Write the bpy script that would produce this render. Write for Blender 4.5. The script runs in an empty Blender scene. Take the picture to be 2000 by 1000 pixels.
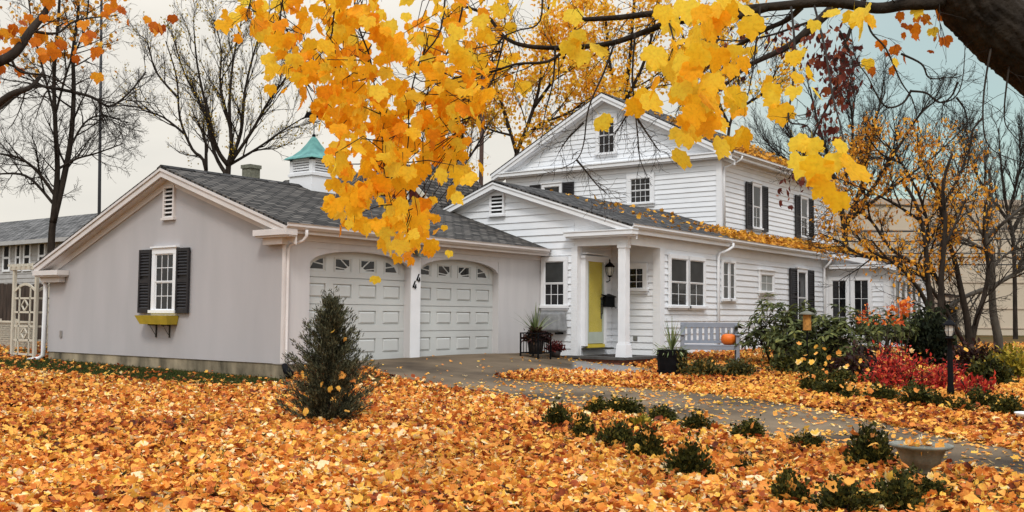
import bpy, math, random
import numpy as np
from mathutils import Vector, Matrix

scene = bpy.context.scene
COL = scene.collection
R = math.radians

# ------------------------------------------------------------------ camera
F_PX = 1969.03
YAW, PIT, ROL = 0.64152, 0.05843, 0.00829
CAM = np.array([0.0, 0.0, 1.6])
_cy, _sy, _cp, _sp = math.cos(YAW), math.sin(YAW), math.cos(PIT), math.sin(PIT)
FWD = np.array([_cy * _cp, _sy * _cp, _sp])
_rt = np.array([_sy, -_cy, 0.0])
_up = np.cross(_rt, FWD)
RT = math.cos(ROL) * _rt + math.sin(ROL) * _up
UP = -math.sin(ROL) * _rt + math.cos(ROL) * _up

cd = bpy.data.cameras.new('camera')
cam = bpy.data.objects.new('camera', cd)
COL.objects.link(cam)
cd.sensor_width = 36.0
cd.lens = 36.0 * F_PX / 2000.0
cd.clip_start = 0.1
cd.clip_end = 3000.0
cam.matrix_world = Matrix(((RT[0], UP[0], -FWD[0], CAM[0]),
                           (RT[1], UP[1], -FWD[1], CAM[1]),
                           (RT[2], UP[2], -FWD[2], CAM[2]),
                           (0, 0, 0, 1)))
scene.camera = cam


def at(px, py, depth):
    """world point seen at a photograph pixel, so many metres away"""
    return CAM + depth * (FWD + RT * (px - 1000.0) / F_PX - UP * (py - 500.0) / F_PX)


def ss(a, b, x):
    t = min(1.0, max(0.0, (x - a) / (b - a)))
    return t * t * (3 - 2 * t)


def g(x, y):
    """height of the ground"""
    d = x * 0.8012 + y * 0.5984
    z = .02 + .0177 * max(-20, min(d, 33))
    dx = max(12.9 - x, 0, x - 21.5)
    dy = max(14.4 - y, 0)
    sc = 3.2 - 1.95 * ss(16, 20.3, x)
    z += .27 * math.exp(-(math.hypot(dx, dy) / sc) ** 2) * ss(12.1, 13.3, x) * (1 - .3 * ss(17, 21, x)) * (1 - ss(21, 23, x))
    dx = max(24.4 - x, 0, x - 34)
    dy = max(11.96 - y, 0)
    z += .14 * math.exp(-((dx * dx + dy * dy) / 2.6 ** 2)) * (1 - ss(25, 34, x))
    return z


def hit(px, py):
    r = at(px, py, 1.0) - CAM
    z = .3
    for _ in range(60):
        t = (z - 1.6) / r[2]
        p = CAM + r * t
        z = .5 * z + .5 * g(p[0], p[1])
    return np.array([p[0], p[1], g(p[0], p[1])])


def inpoly(x, y, poly):
    c = False
    j = len(poly) - 1
    for i in range(len(poly)):
        xi, yi = poly[i]
        xj, yj = poly[j]
        if (yi > y) != (yj > y) and x < (xj - xi) * (y - yi) / (yj - yi) + xi:
            c = not c
        j = i
    return c


# ------------------------------------------------------------------ materials
def new_mat(name):
    m = bpy.data.materials.new(name)
    m.use_nodes = True
    nt = m.node_tree
    b = nt.nodes['Principled BSDF']
    return m, nt, b


def setp(b, **k):
    for n, v in k.items():
        b.inputs[n.replace('_', ' ')].default_value = v


def mat(name, c, rough=.6, var=.12, scale=6.0, stretch=(1, 1, 1), bump=0.0, bscale=40.0, spec=.3, metal=0.0, c2=None, detail=5):
    m, nt, b = new_mat(name)
    setp(b, Roughness=rough, Metallic=metal)
    b.inputs['Specular IOR Level'].default_value = spec
    tc = nt.nodes.new('ShaderNodeTexCoord')
    mp = nt.nodes.new('ShaderNodeMapping')
    mp.inputs['Scale'].default_value = stretch
    nt.links.new(tc.outputs['Object'], mp.inputs['Vector'])
    no = nt.nodes.new('ShaderNodeTexNoise')
    no.inputs['Scale'].default_value = scale
    no.inputs['Detail'].default_value = detail
    nt.links.new(mp.outputs['Vector'], no.inputs['Vector'])
    rp = nt.nodes.new('ShaderNodeValToRGB')
    e = rp.color_ramp.elements
    lo = c2 if c2 else tuple(v * (1 - var) for v in c)
    hi = c if c2 else tuple(min(1, v * (1 + var)) for v in c)
    e[0].position, e[1].position = .3, .7
    e[0].color = (*lo, 1)
    e[1].color = (*hi, 1)
    nt.links.new(no.outputs['Fac'], rp.inputs['Fac'])
    nt.links.new(rp.outputs['Color'], b.inputs['Base Color'])
    if bump:
        n2 = nt.nodes.new('ShaderNodeTexNoise')
        n2.inputs['Scale'].default_value = bscale
        n2.inputs['Detail'].default_value = 4
        nt.links.new(mp.outputs['Vector'], n2.inputs['Vector'])
        bp = nt.nodes.new('ShaderNodeBump')
        bp.inputs['Strength'].default_value = bump
        bp.inputs['Distance'].default_value = .02
        nt.links.new(n2.outputs['Fac'], bp.inputs['Height'])
        nt.links.new(bp.outputs['Normal'], b.inputs['Normal'])
    return m


def shingle(name, c, row=.14, leafy=0):
    """asphalt shingles laid in rows up the slope (rows follow the object's Y, tabs its X)"""
    m, nt, b = new_mat(name)
    setp(b, Roughness=.9)
    b.inputs['Specular IOR Level'].default_value = .2
    tc = nt.nodes.new('ShaderNodeTexCoord')
    br = nt.nodes.new('ShaderNodeTexBrick')
    br.inputs['Scale'].default_value = 1.0
    br.inputs['Brick Width'].default_value = .32
    br.inputs['Row Height'].default_value = row
    br.inputs['Mortar Size'].default_value = .022
    br.inputs['Mortar Smooth'].default_value = .2
    br.inputs['Bias'].default_value = -.1
    br.inputs['Color1'].default_value = (*[v * 2.0 for v in c], 1)
    br.inputs['Color2'].default_value = (*[v * .30 for v in c], 1)
    br.inputs['Mortar'].default_value = (*[v * .10 for v in c], 1)
    nt.links.new(tc.outputs['Object'], br.inputs['Vector'])
    no = nt.nodes.new('ShaderNodeTexNoise')
    no.inputs['Scale'].default_value = 2.5
    no.inputs['Detail'].default_value = 6
    nt.links.new(tc.outputs['Object'], no.inputs['Vector'])
    mr = nt.nodes.new('ShaderNodeMapRange')
    mr.inputs['From Min'].default_value = .3
    mr.inputs['From Max'].default_value = .7
    mr.inputs['To Min'].default_value = .78
    mr.inputs['To Max'].default_value = 1.25
    nt.links.new(no.outputs['Fac'], mr.inputs['Value'])
    mx = nt.nodes.new('ShaderNodeMix')
    mx.data_type = 'RGBA'
    mx.blend_type = 'MULTIPLY'
    mx.inputs['Factor'].default_value = 1
    nt.links.new(br.outputs['Color'], mx.inputs['A'])
    nt.links.new(mr.outputs['Result'], mx.inputs['B'])
    nt.links.new(mx.outputs['Result'], b.inputs['Base Color'])
    bp = nt.nodes.new('ShaderNodeBump')
    bp.inputs['Strength'].default_value = .5
    bp.inputs['Distance'].default_value = .02
    nt.links.new(br.outputs['Fac'], bp.inputs['Height'])
    bp.invert = True
    nt.links.new(bp.outputs['Normal'], b.inputs['Normal'])
    return m


def leafmat(name, stops, trans=.45, rough=.55, soft=.28):
    """leaf colour picked per leaf from the mesh attribute 'rnd'; light passes through"""
    m = bpy.data.materials.new(name)
    m.use_nodes = True
    nt = m.node_tree
    nt.nodes.clear()
    out = nt.nodes.new('ShaderNodeOutputMaterial')
    at_ = nt.nodes.new('ShaderNodeAttribute')
    at_.attribute_name = 'rnd'
    rp = nt.nodes.new('ShaderNodeValToRGB')
    el = rp.color_ramp.elements
    while len(el) < len(stops):
        el.new(.5)
    for e, (p, c) in zip(el, stops):
        e.position = p
        e.color = (*c, 1)
    nt.links.new(at_.outputs['Fac'], rp.inputs['Fac'])
    no = nt.nodes.new('ShaderNodeTexNoise')
    no.inputs['Scale'].default_value = 55
    tc = nt.nodes.new('ShaderNodeTexCoord')
    nt.links.new(tc.outputs['Object'], no.inputs['Vector'])
    mr = nt.nodes.new('ShaderNodeMapRange')
    mr.inputs['To Min'].default_value = 1 - soft
    mr.inputs['To Max'].default_value = 1 + soft
    nt.links.new(no.outputs['Fac'], mr.inputs['Value'])
    mx = nt.nodes.new('ShaderNodeMix')
    mx.data_type = 'RGBA'
    mx.blend_type = 'MULTIPLY'
    mx.inputs['Factor'].default_value = 1
    nt.links.new(rp.outputs['Color'], mx.inputs['A'])
    nt.links.new(mr.outputs['Result'], mx.inputs['B'])
    pb = nt.nodes.new('ShaderNodeBsdfPrincipled')
    pb.inputs['Roughness'].default_value = rough
    pb.inputs['Specular IOR Level'].default_value = .12
    nt.links.new(mx.outputs['Result'], pb.inputs['Base Color'])
    if trans > 0:
        tr = nt.nodes.new('ShaderNodeBsdfTranslucent')
        nt.links.new(mx.outputs['Result'], tr.inputs['Color'])
        ms = nt.nodes.new('ShaderNodeMixShader')
        ms.inputs['Fac'].default_value = trans
        nt.links.new(pb.outputs['BSDF'], ms.inputs[1])
        nt.links.new(tr.outputs['BSDF'], ms.inputs[2])
        nt.links.new(ms.outputs['Shader'], out.inputs['Surface'])
    else:
        nt.links.new(pb.outputs['BSDF'], out.inputs['Surface'])
    return m


M = {}
M['siding'] = mat('white_clapboard', (.80, .82, .85), .55, .05, 1.6, (1, 1, 3), c2=(.73, .75, .78))
M['trim'] = mat('white_trim', (.81, .82, .84), .5, .04, 3, c2=(.75, .76, .78))
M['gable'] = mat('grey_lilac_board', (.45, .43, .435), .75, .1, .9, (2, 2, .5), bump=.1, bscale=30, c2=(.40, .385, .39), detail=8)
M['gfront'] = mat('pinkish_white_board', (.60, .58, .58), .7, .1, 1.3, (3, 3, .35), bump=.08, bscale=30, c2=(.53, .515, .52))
M['gtrim'] = mat('pinkish_white_trim', (.64, .60, .58), .6, .06, 3)
M['gdoor'] = mat('pale_grey_door', (.58, .60, .59), .55, .07, 1.2, (1, 1, .6), detail=9, c2=(.50, .51, .50))
M['found'] = mat('stained_concrete', (.42, .35, .24), .9, .5, 1.5, (1.6, 1.6, .7), bump=.4, bscale=25, c2=(.08, .07, .05), detail=8, spec=.1)
M['shingle'] = shingle('grey_shingle', (.058, .051, .044))
M['shingle2'] = shingle('dark_shingle', (.052, .048, .045))
M['shutter'] = mat('black_shutter', (.018, .016, .018), .5, .2, 8)
M['black'] = mat('black_metal', (.006, .006, .007), .6, .2, 12, spec=.07)
M['yellow'] = mat('yellow_paint', (.60, .47, .055), .5, .08, 3)
M['ochre'] = mat('ochre_paint', (.42, .30, .025), .6, .15, 6)
M['copper'] = mat('verdigris_copper', (.13, .33, .29), .6, .3, 5, c2=(.06, .18, .17))
M['brick'] = mat('red_brick', (.22, .075, .045), .85, .5, 9, c2=(.10, .05, .04))
M['slate'] = mat('slate_slab', (.085, .08, .075), .8, .3, 5, spec=.1)
M['barnred'] = mat('barn_red', (.13, .02, .02), .7, .2, 4)
M['greystone'] = mat('grey_stone', (.17, .17, .13), .9, .3, 10, bump=.5)
M['benchgrey'] = mat('blue_grey_bench', (.25, .27, .315), .55, .06, 5)
M['coverg'] = mat('grey_vinyl_cover', (.22, .225, .23), .35, .25, 7, bump=.6, bscale=9, spec=.5)
M['pumpkin'] = mat('pumpkin_skin', (.75, .16, .015), .45, .15, 5)
M['stemg'] = mat('dry_stem', (.16, .12, .05), .8, .2, 12)
M['bark'] = mat('dark_bark', (.032, .025, .020), .95, .4, 9, (1, 1, .3), bump=.7, bscale=30, spec=.08)
M['maplebark'] = mat('maple_bark', (.048, .037, .028), .95, .5, 7, (1, 1, 1), bump=.8, bscale=30, c2=(.014, .011, .009), spec=.1)
M['greybark'] = mat('grey_bark', (.11, .095, .075), .9, .35, 6, (1, 1, .3), bump=.6, bscale=25, c2=(.045, .037, .03))
M['beige'] = mat('beige_render', (.52, .44, .34), .85, .06, .35)
M['beige2'] = mat('beige_band', (.45, .36, .28), .85, .06, .35)
M['dark'] = mat('dark_opening', (.015, .014, .013), .8, .1, 3)
M['nwall'] = mat('neighbour_siding', (.40, .39, .38), .6, .08, 3)
M['nroof'] = shingle('neighbour_shingle', (.10, .095, .09), .2)
M['fence'] = mat('dark_fence_board', (.05, .036, .028), .85, .4, 4, (4, 4, .5))
M['urn'] = mat('cast_stone', (.27, .27, .23), .9, .3, 5, (1, 1, .4), bump=.4, bscale=40, c2=(.10, .095, .07), detail=8, spec=.1)
M['white'] = mat('white_glazed', (.82, .82, .80), .3, .05, 5, spec=.5)
M['feedw'] = mat('cedar_wood', (.42, .20, .045), .7, .3, 14)
M['conc'] = mat('pale_concrete', (.22, .205, .19), .9, .15, 4, bump=.2, spec=.1)
M['steel'] = mat('dull_steel', (.35, .35, .35), .35, .1, 6, metal=.8)
M['cream'] = mat('cream_trim', (.55, .51, .42), .6, .06, 3)
M['pole'] = mat('brown_pole', (.075, .042, .032), .8, .2, 6)
M['mastm'] = mat('dark_mast', (.02, .02, .022), .5, .2, 6)
M['pot'] = mat('dark_pot', (.03, .022, .02), .6, .3, 6)
M['kick'] = mat('storm_door_kick', (.42, .47, .40), .5, .06, 4)
M['tape'] = mat('dark_bracket', (.03, .028, .02), .5, .2, 6)

m, nt, b = new_mat('window_glass')
setp(b, Roughness=.06)
b.inputs['Base Color'].default_value = (.012, .013, .015, 1)
b.inputs['Specular IOR Level'].default_value = .35
tc = nt.nodes.new('ShaderNodeTexCoord')
no = nt.nodes.new('ShaderNodeTexNoise')
no.inputs['Scale'].default_value = 2.2
nt.links.new(tc.outputs['Object'], no.inputs['Vector'])
rp = nt.nodes.new('ShaderNodeValToRGB')
rp.color_ramp.elements[0].color = (.008, .008, .009, 1)
rp.color_ramp.elements[1].color = (.045, .045, .045, 1)
rp.color_ramp.elements[0].position = .4
nt.links.new(no.outputs['Fac'], rp.inputs['Fac'])
nt.links.new(rp.outputs['Color'], b.inputs['Base Color'])
M['glass'] = m
M['screen'] = mat('insect_screen', (.038, .040, .040), .5, .3, 3, spec=.3)
M['blind'] = mat('grey_blind', (.26, .27, .26), .5, .1, 6)

m, nt, b = new_mat('lantern_glass')
setp(b, Roughness=.08)
b.inputs['Base Color'].default_value = (.75, .75, .70, 1)
b.inputs['Alpha'].default_value = .55
M['lglass'] = m

m, nt, b = new_mat('storm_glass')
setp(b, Roughness=.05)
b.inputs['Base Color'].default_value = (.4, .45, .3, 1)
b.inputs['Alpha'].default_value = .07
M['sglass'] = m

# ground: brown earth and grass under the leaves
m, nt, b = new_mat('lawn_earth')
setp(b, Roughness=.95)
b.inputs['Specular IOR Level'].default_value = .1
tc = nt.nodes.new('ShaderNodeTexCoord')
no = nt.nodes.new('ShaderNodeTexNoise')
no.inputs['Scale'].default_value = .9
no.inputs['Detail'].default_value = 10
nt.links.new(tc.outputs['Object'], no.inputs['Vector'])
rp = nt.nodes.new('ShaderNodeValToRGB')
e = rp.color_ramp.elements
e[0].position, e[1].position = .35, .62
e[0].color = (.035, .045, .012, 1)
e[1].color = (.13, .06, .018, 1)
nt.links.new(no.outputs['Fac'], rp.inputs['Fac'])
nt.links.new(rp.outputs['Color'], b.inputs['Base Color'])
M['earth'] = m

# asphalt
m, nt, b = new_mat('old_asphalt')
setp(b, Roughness=.9)
b.inputs['Specular IOR Level'].default_value = .12
tc = nt.nodes.new('ShaderNodeTexCoord')
no = nt.nodes.new('ShaderNodeTexNoise')
no.inputs['Scale'].default_value = .7
no.inputs['Detail'].default_value = 8
nt.links.new(tc.outputs['Object'], no.inputs['Vector'])
rp = nt.nodes.new('ShaderNodeValToRGB')
e = rp.color_ramp.elements
e[0].position, e[1].position = .3, .7
e[0].color = (.045, .033, .023, 1)
e[1].color = (.20, .145, .092, 1)
nt.links.new(no.outputs['Fac'], rp.inputs['Fac'])
n2 = nt.nodes.new('ShaderNodeTexNoise')
n2.inputs['Scale'].default_value = 90
nt.links.new(tc.outputs['Object'], n2.inputs['Vector'])
mr = nt.nodes.new('ShaderNodeMapRange')
mr.inputs['To Min'].default_value = .6
mr.inputs['To Max'].default_value = 1.4
nt.links.new(n2.outputs['Fac'], mr.inputs['Value'])
mx = nt.nodes.new('ShaderNodeMix')
mx.data_type = 'RGBA'
mx.blend_type = 'MULTIPLY'
mx.inputs['Factor'].default_value = 1
nt.links.new(rp.outputs['Color'], mx.inputs['A'])
nt.links.new(mr.outputs['Result'], mx.inputs['B'])
nt.links.new(mx.outputs['Result'], b.inputs['Base Color'])
M['asphalt'] = m

LITTER = [(0, (.05, .014, .008)), (.16, (.33, .068, .018)), (.39, (.70, .215, .045)), (.60, (.84, .35, .07)),
          (.78, (.90, .46, .09)), (.92, (.93, .57, .08)), (1, (.94, .75, .45))]
M['litter'] = leafmat('fallen_leaf', LITTER, .25, .6)
M['roofleaf'] = leafmat('roof_leaf', [(0, (.25, .09, .02)), (.4, (.60, .25, .03)), (1, (.80, .42, .05))], .2)
M['maple'] = leafmat('yellow_maple_leaf', [(0, (.88, .30, .012)), (.3, (.98, .46, .014)), (.7, (1.0, .60, .03)), (1, (1.0, .74, .07))], .58)
M['mapleo'] = leafmat('orange_maple_leaf', [(0, (.38, .07, .01)), (.5, (.75, .21, .012)), (1, (.90, .42, .03))], .5)
M['oakleaf'] = leafmat('brown_oak_leaf', [(0, (.05, .012, .01)), (.6, (.14, .03, .02)), (1, (.32, .09, .03))], .35)
M['yleaf'] = leafmat('small_yellow_leaf', [(0, (.80, .34, .02)), (.5, (.95, .54, .03)), (1, (.97, .70, .12))], .5)
M['oleaf'] = leafmat('small_orange_leaf', [(0, (.50, .17, .02)), (.5, (.80, .34, .03)), (1, (.92, .50, .06))], .45)
M['budleaf'] = leafmat('sparse_olive_leaf', [(0, (.20, .16, .03)), (.6, (.45, .33, .05)), (1, (.75, .45, .05))], .4)
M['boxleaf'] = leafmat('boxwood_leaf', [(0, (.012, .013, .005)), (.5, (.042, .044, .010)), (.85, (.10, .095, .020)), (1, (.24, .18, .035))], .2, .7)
M['rholeaf'] = leafmat('rhododendron_leaf', [(0, (.03, .034, .012)), (.5, (.085, .098, .03)), (.8, (.17, .18, .06)), (.93, (.22, .22, .06)), (1, (.50, .36, .06))], .25, .65)
M['juniper'] = leafmat('juniper_spray', [(0, (.02, .019, .010)), (.5, (.075, .076, .045)), (1, (.20, .20, .115))], .1, .7)
M['redleaf'] = leafmat('red_azalea_leaf', [(0, (.08, .010, .01)), (.4, (.36, .025, .022)), (.8, (.66, .06, .04)), (1, (.85, .34, .10))], .35)
M['emberleaf'] = leafmat('ember_leaf', [(0, (.35, .03, .02)), (.5, (.75, .14, .03)), (1, (.95, .45, .08))], .4)
M['hedge'] = leafmat('olive_hedge_leaf', [(0, (.02, .022, .008)), (.5, (.06, .06, .018)), (.85, (.16, .12, .03)), (1, (.38, .20, .04))], .2)
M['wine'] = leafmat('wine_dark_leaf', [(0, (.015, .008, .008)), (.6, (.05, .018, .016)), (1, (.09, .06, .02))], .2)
M['yew'] = leafmat('yew_leaf', [(0, (.006, .008, .005)), (.7, (.018, .024, .012)), (1, (.05, .06, .025))], .1, .8)
M['mum'] = leafmat('maroon_flower', [(0, (.04, .008, .01)), (.6, (.12, .02, .02)), (1, (.20, .05, .04))], .2)
M['ygreen'] = leafmat('yellow_green_leaf', [(0, (.06, .06, .01)), (.5, (.25, .20, .02)), (1, (.60, .42, .05))], .3)
M['spike'] = leafmat('dracaena_blade', [(0, (.06, .09, .03)), (.6, (.16, .20, .08)), (1, (.40, .45, .22))], .2)
M['grass'] = leafmat('grass_blade', [(0, (.02, .032, .008)), (.6, (.045, .065, .015)), (1, (.10, .11, .03))], .25)


# ------------------------------------------------------------------ mesh helpers
def world_off(o):
    v = Vector((0, 0, 0))
    while o is not None:
        v += o.location
        o = o.parent
    return v


class MB:
    def __init__(s):
        s.v = []
        s.f = []

    def poly(s, pts):
        n = len(s.v)
        s.v += [tuple(map(float, p)) for p in pts]
        s.f.append(tuple(range(n, n + len(pts))))

    def hexa(s, p):
        """8 corners: bottom ring then top ring"""
        n = len(s.v)
        s.v += [tuple(map(float, q)) for q in p]
        for q in ((3, 2, 1, 0), (4, 5, 6, 7), (0, 1, 5, 4), (1, 2, 6, 5), (2, 3, 7, 6), (3, 0, 4, 7)):
            s.f.append(tuple(n + i for i in q))

    def box(s, x0, x1, y0, y1, z0, z1):
        x0, x1 = min(x0, x1), max(x0, x1)
        y0, y1 = min(y0, y1), max(y0, y1)
        z0, z1 = min(z0, z1), max(z0, z1)
        s.hexa([(x0, y0, z0), (x1, y0, z0), (x1, y1, z0), (x0, y1, z0),
                (x0, y0, z1), (x1, y0, z1), (x1, y1, z1), (x0, y1, z1)])

    def prism(s, a, b):
        """two matching rings a and b joined, capped"""
        n = len(s.v)
        k = len(a)
        s.v += [tuple(map(float, q)) for q in a] + [tuple(map(float, q)) for q in b]
        s.f.append(tuple(n + i for i in reversed(range(k))))
        s.f.append(tuple(n + k + i for i in range(k)))
        for i in range(k):
            j = (i + 1) % k
            s.f.append((n + i, n + j, n + k + j, n + k + i))

    def tube(s, pts, rad, sides=6, cap=True):
        pts = [Vector(p) for p in pts]
        if not hasattr(rad, '__len__'):
            rad = [rad] * len(pts)
        n0 = len(s.v)
        up = None
        for i, p in enumerate(pts):
            t = (pts[min(i + 1, len(pts) - 1)] - pts[max(i - 1, 0)])
            if t.length < 1e-9:
                t = Vector((0, 0, 1))
            t.normalize()
            if up is None:
                a = Vector((0, 0, 1)) if abs(t.z) < .9 else Vector((1, 0, 0))
                up = (a - t * a.dot(t)).normalized()
            else:
                up = up - t * up.dot(t)
                up = up.normalized() if up.length > 1e-6 else t.orthogonal().normalized()
            w = t.cross(up)
            for k in range(sides):
                a = 2 * math.pi * k / sides
                q = p + (up * math.cos(a) + w * math.sin(a)) * rad[i]
                s.v.append((q.x, q.y, q.z))
        for i in range(len(pts) - 1):
            for k in range(sides):
                k2 = (k + 1) % sides
                a = n0 + i * sides
                s.f.append((a + k, a + k2, a + sides + k2, a + sides + k))
        if cap:
            s.f.append(tuple(n0 + k for k in reversed(range(sides))))
            e = n0 + (len(pts) - 1) * sides
            s.f.append(tuple(e + k for k in range(sides)))

    def lathe(s, c, prof, sides=20, flute=0):
        """prof: (radius, z) from bottom to top round the point c"""
        n0 = len(s.v)
        for r, z in prof:
            for k in range(sides):
                a = 2 * math.pi * k / sides
                rr = r * (1 + (flute * math.cos(a * 10) if flute else 0))
                s.v.append((c[0] + rr * math.cos(a), c[1] + rr * math.sin(a), c[2] + z))
        for i in range(len(prof) - 1):
            for k in range(sides):
                k2 = (k + 1) % sides
                a = n0 + i * sides
                s.f.append((a + k, a + k2, a + sides + k2, a + sides + k))
        s.f.append(tuple(n0 + k for k in reversed(range(sides))))
        e = n0 + (len(prof) - 1) * sides
        s.f.append(tuple(e + k for k in range(sides)))

    def build(s, name, material, parent=None, smooth=False, loc=None, bevel=0):
        off = world_off(parent) if parent else Vector(loc if loc is not None else (0, 0, 0))
        me = bpy.data.meshes.new(name)
        me.from_pydata([(a - off.x, b_ - off.y, c - off.z) for a, b_, c in s.v], [], s.f)
        me.materials.append(material)
        if smooth:
            me.polygons.foreach_set('use_smooth', [True] * len(me.polygons))
        me.update()
        o = bpy.data.objects.new(name, me)
        COL.objects.link(o)
        if parent:
            o.parent = parent
        else:
            o.location = off
        if bevel:
            md = o.modifiers.new('bevel', 'BEVEL')
            md.width = bevel
            md.segments = 2
            md.limit_method = 'ANGLE'
        return o


def tag(o, label=None, cat=None, group=None, kind=None):
    if label:
        o['label'] = label
    if cat:
        o['category'] = cat
    if group:
        o['group'] = group
    if kind:
        o['kind'] = kind
    return o


def thing(name, label, cat, loc, group=None):
    o = bpy.data.objects.new(name, None)
    COL.objects.link(o)
    o.location = Vector([float(v) for v in loc])
    o.empty_display_size = .2
    return tag(o, label, cat, group)


def copy_thing(o, loc, rz, label, sc=1.0, group=None):
    c = o.copy()
    COL.objects.link(c)
    c.location = Vector([float(v) for v in loc])
    c.rotation_euler = (0, 0, rz)
    c.scale = (sc, sc, sc)
    tag(c, label, None, group)
    for ch in list(o.children):
        d = ch.copy()
        COL.objects.link(d)
        d.parent = c
        for gc in list(ch.children):
            e = gc.copy()
            COL.objects.link(e)
            e.parent = d
    return c


def fast_mesh(name, verts, tris, rnd, material, parent=None, loc=None):
    off = world_off(parent) if parent else Vector(loc if loc is not None else (0, 0, 0))
    verts = np.asarray(verts, dtype=np.float32) - np.array(off, dtype=np.float32)
    tris = np.asarray(tris, dtype=np.int32)
    me = bpy.data.meshes.new(name)
    me.vertices.add(len(verts))
    me.vertices.foreach_set('co', verts.ravel())
    me.loops.add(tris.size)
    me.loops.foreach_set('vertex_index', tris.ravel())
    me.polygons.add(len(tris))
    me.polygons.foreach_set('loop_start', np.arange(0, tris.size, 3, dtype=np.int32))
    at_ = me.attributes.new('rnd', 'FLOAT', 'POINT')
    at_.data.foreach_set('value', np.asarray(rnd, dtype=np.float32))
    me.materials.append(material)
    me.update(calc_edges=True)
    me.validate()
    o = bpy.data.objects.new(name, me)
    COL.objects.link(o)
    if parent:
        o.parent = parent
    else:
        o.location = off
    return o


def nrm(a):
    return a / np.maximum(1e-9, np.linalg.norm(a, axis=1, keepdims=True))


def leaves(name, tmpls, P, T, N, S, rnd, material, parent=None, loc=None, rs=None):
    """one leaf per point P: tip direction T, face direction N, size S"""
    P, T, N, S, rnd = [np.asarray(a, dtype=float) for a in (P, T, N, S, rnd)]
    T = nrm(T)
    N = N - T * np.sum(N * T, axis=1, keepdims=True)
    N = nrm(N)
    B = np.cross(T, N)
    which = (rs or np.random.RandomState(1)).randint(0, len(tmpls), len(P))
    VV, FF, RR = [], [], []
    n0 = 0
    for w, (tv, tf) in enumerate(tmpls):
        k = np.where(which == w)[0]
        if not len(k):
            continue
        tv = np.asarray(tv, float)
        tf = np.asarray(tf, int)
        V = P[k][:, None, :] + S[k][:, None, None] * (tv[None, :, 0:1] * B[k][:, None, :] + tv[None, :, 1:2] * T[k][:, None, :] + tv[None, :, 2:3] * N[k][:, None, :])
        m_ = len(tv)
        Fc = tf[None] + (np.arange(len(k)) * m_)[:, None, None] + n0
        VV.append(V.reshape(-1, 3))
        FF.append(Fc.reshape(-1, 3))
        jit = (np.random.RandomState(w + 5).rand(m_) - .5) * .22 + (.08 - .16 * np.clip(tv[:, 1], 0, 1))
        RR.append(np.clip(rnd[k][:, None] + jit[None], 0, 1).ravel())
        n0 += len(k) * m_
    return fast_mesh(name, np.concatenate(VV), np.concatenate(FF), np.concatenate(RR), material, parent, loc)


def maple_tmpl(curl, fold, seed, fine=True):
    r = random.Random(seed)
    if fine:
        half = [(.10, .90), (.16, .78), (.24, .76), (.22, .64), (.32, .68), (.45, .70), (.45, .60), (.54, .50), (.46, .40), (.50, .28), (.45, .18), (.36, .12), (.24, .02)]
    else:
        half = [(.20, .68), (.44, .64), (.42, .38), (.42, .16), (.16, .03)]
    out = [(0, 1.0)] + half + [(0, .10)] + [(-x, y) for x, y in reversed(half)]
    out = [(x + r.uniform(-.03, .03), y + r.uniform(-.03, .03)) for x, y in out]
    pts = [(0, .38)] + out
    v = []
    for x, y in pts:
        d2 = x * x + (y - .38) ** 2
        v.append((x, y - .1, curl * d2 + fold * abs(x) + r.uniform(-.02, .02)))
    n = len(out)
    f = [(0, 1 + i, 1 + (i + 1) % n) for i in range(n)]
    if fine:
        q = len(v)
        v += [(-.008, .02, 0), (.008, .02, 0), (.03, -.55, -.05)]
        f.append((q, q + 1, q + 2))
    return v, f


def oval_tmpl(w, curl, fold=0.0):
    v = [(0, 0, 0), (w * .8, .35, fold), (w, .6, fold - curl * .4), (0, 1, -curl), (-w, .6, fold - curl * .4), (-w * .8, .35, fold), (0, .5, -curl * .2)]
    f = [(6, 0, 1), (6, 1, 2), (6, 2, 3), (6, 3, 4), (6, 4, 5), (6, 5, 0)]
    return v, f


def diamond(w, c=0.1):
    return [(0, 0, 0), (w, .5, c), (0, 1, 0), (-w, .5, c)], [(0, 1, 2), (0, 2, 3)]


MAPLE = [maple_tmpl(-.35, .15, 1), maple_tmpl(.3, -.2, 2), maple_tmpl(-.1, .35, 3), maple_tmpl(.15, .1, 4)]
MAPLE_LO = [maple_tmpl(.7, .2, 5, False), maple_tmpl(-.5, .5, 6, False), maple_tmpl(1.0, -.2, 7, False), maple_tmpl(.3, .6, 8, False), maple_tmpl(-.8, .1, 9, False)]
FLATB = [oval_tmpl(.4, .5, .12), oval_tmpl(.45, -.4, .1), oval_tmpl(.38, .2, -.2)]
OVAL = [oval_tmpl(.28, .2, .06), oval_tmpl(.24, .35, .1)]
LONG = [oval_tmpl(.16, .3, .05), oval_tmpl(.19, .15, .06)]
DIA = [diamond(.32), diamond(.4, -.1)]
# ------------------------------------------------------------------ ground, driveway, path
def ground_grid():
    def axis(lo, hi, step, far):
        a = list(np.arange(lo, hi + 1e-6, step))
        d, q, p = step, a[0], a[-1]
        left, right = [], []
        while p < far:
            d *= 1.35
            p += d
            q -= d
            right.append(p)
            left.append(q)
        return left[::-1] + a + right
    xs, ys = axis(-4, 44, .5, 900), axis(-8, 34, .5, 900)
    mb = MB()
    for y in ys:
        for x in xs:
            mb.v.append((x, y, g(x, y)))
    w = len(xs)
    for j in range(len(ys) - 1):
        for i in range(w - 1):
            a = j * w + i
            mb.f.append((a, a + 1, a + w + 1, a + w))
    o = mb.build('lawn', M['earth'], None, True)
    tag(o, kind='structure')


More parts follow.
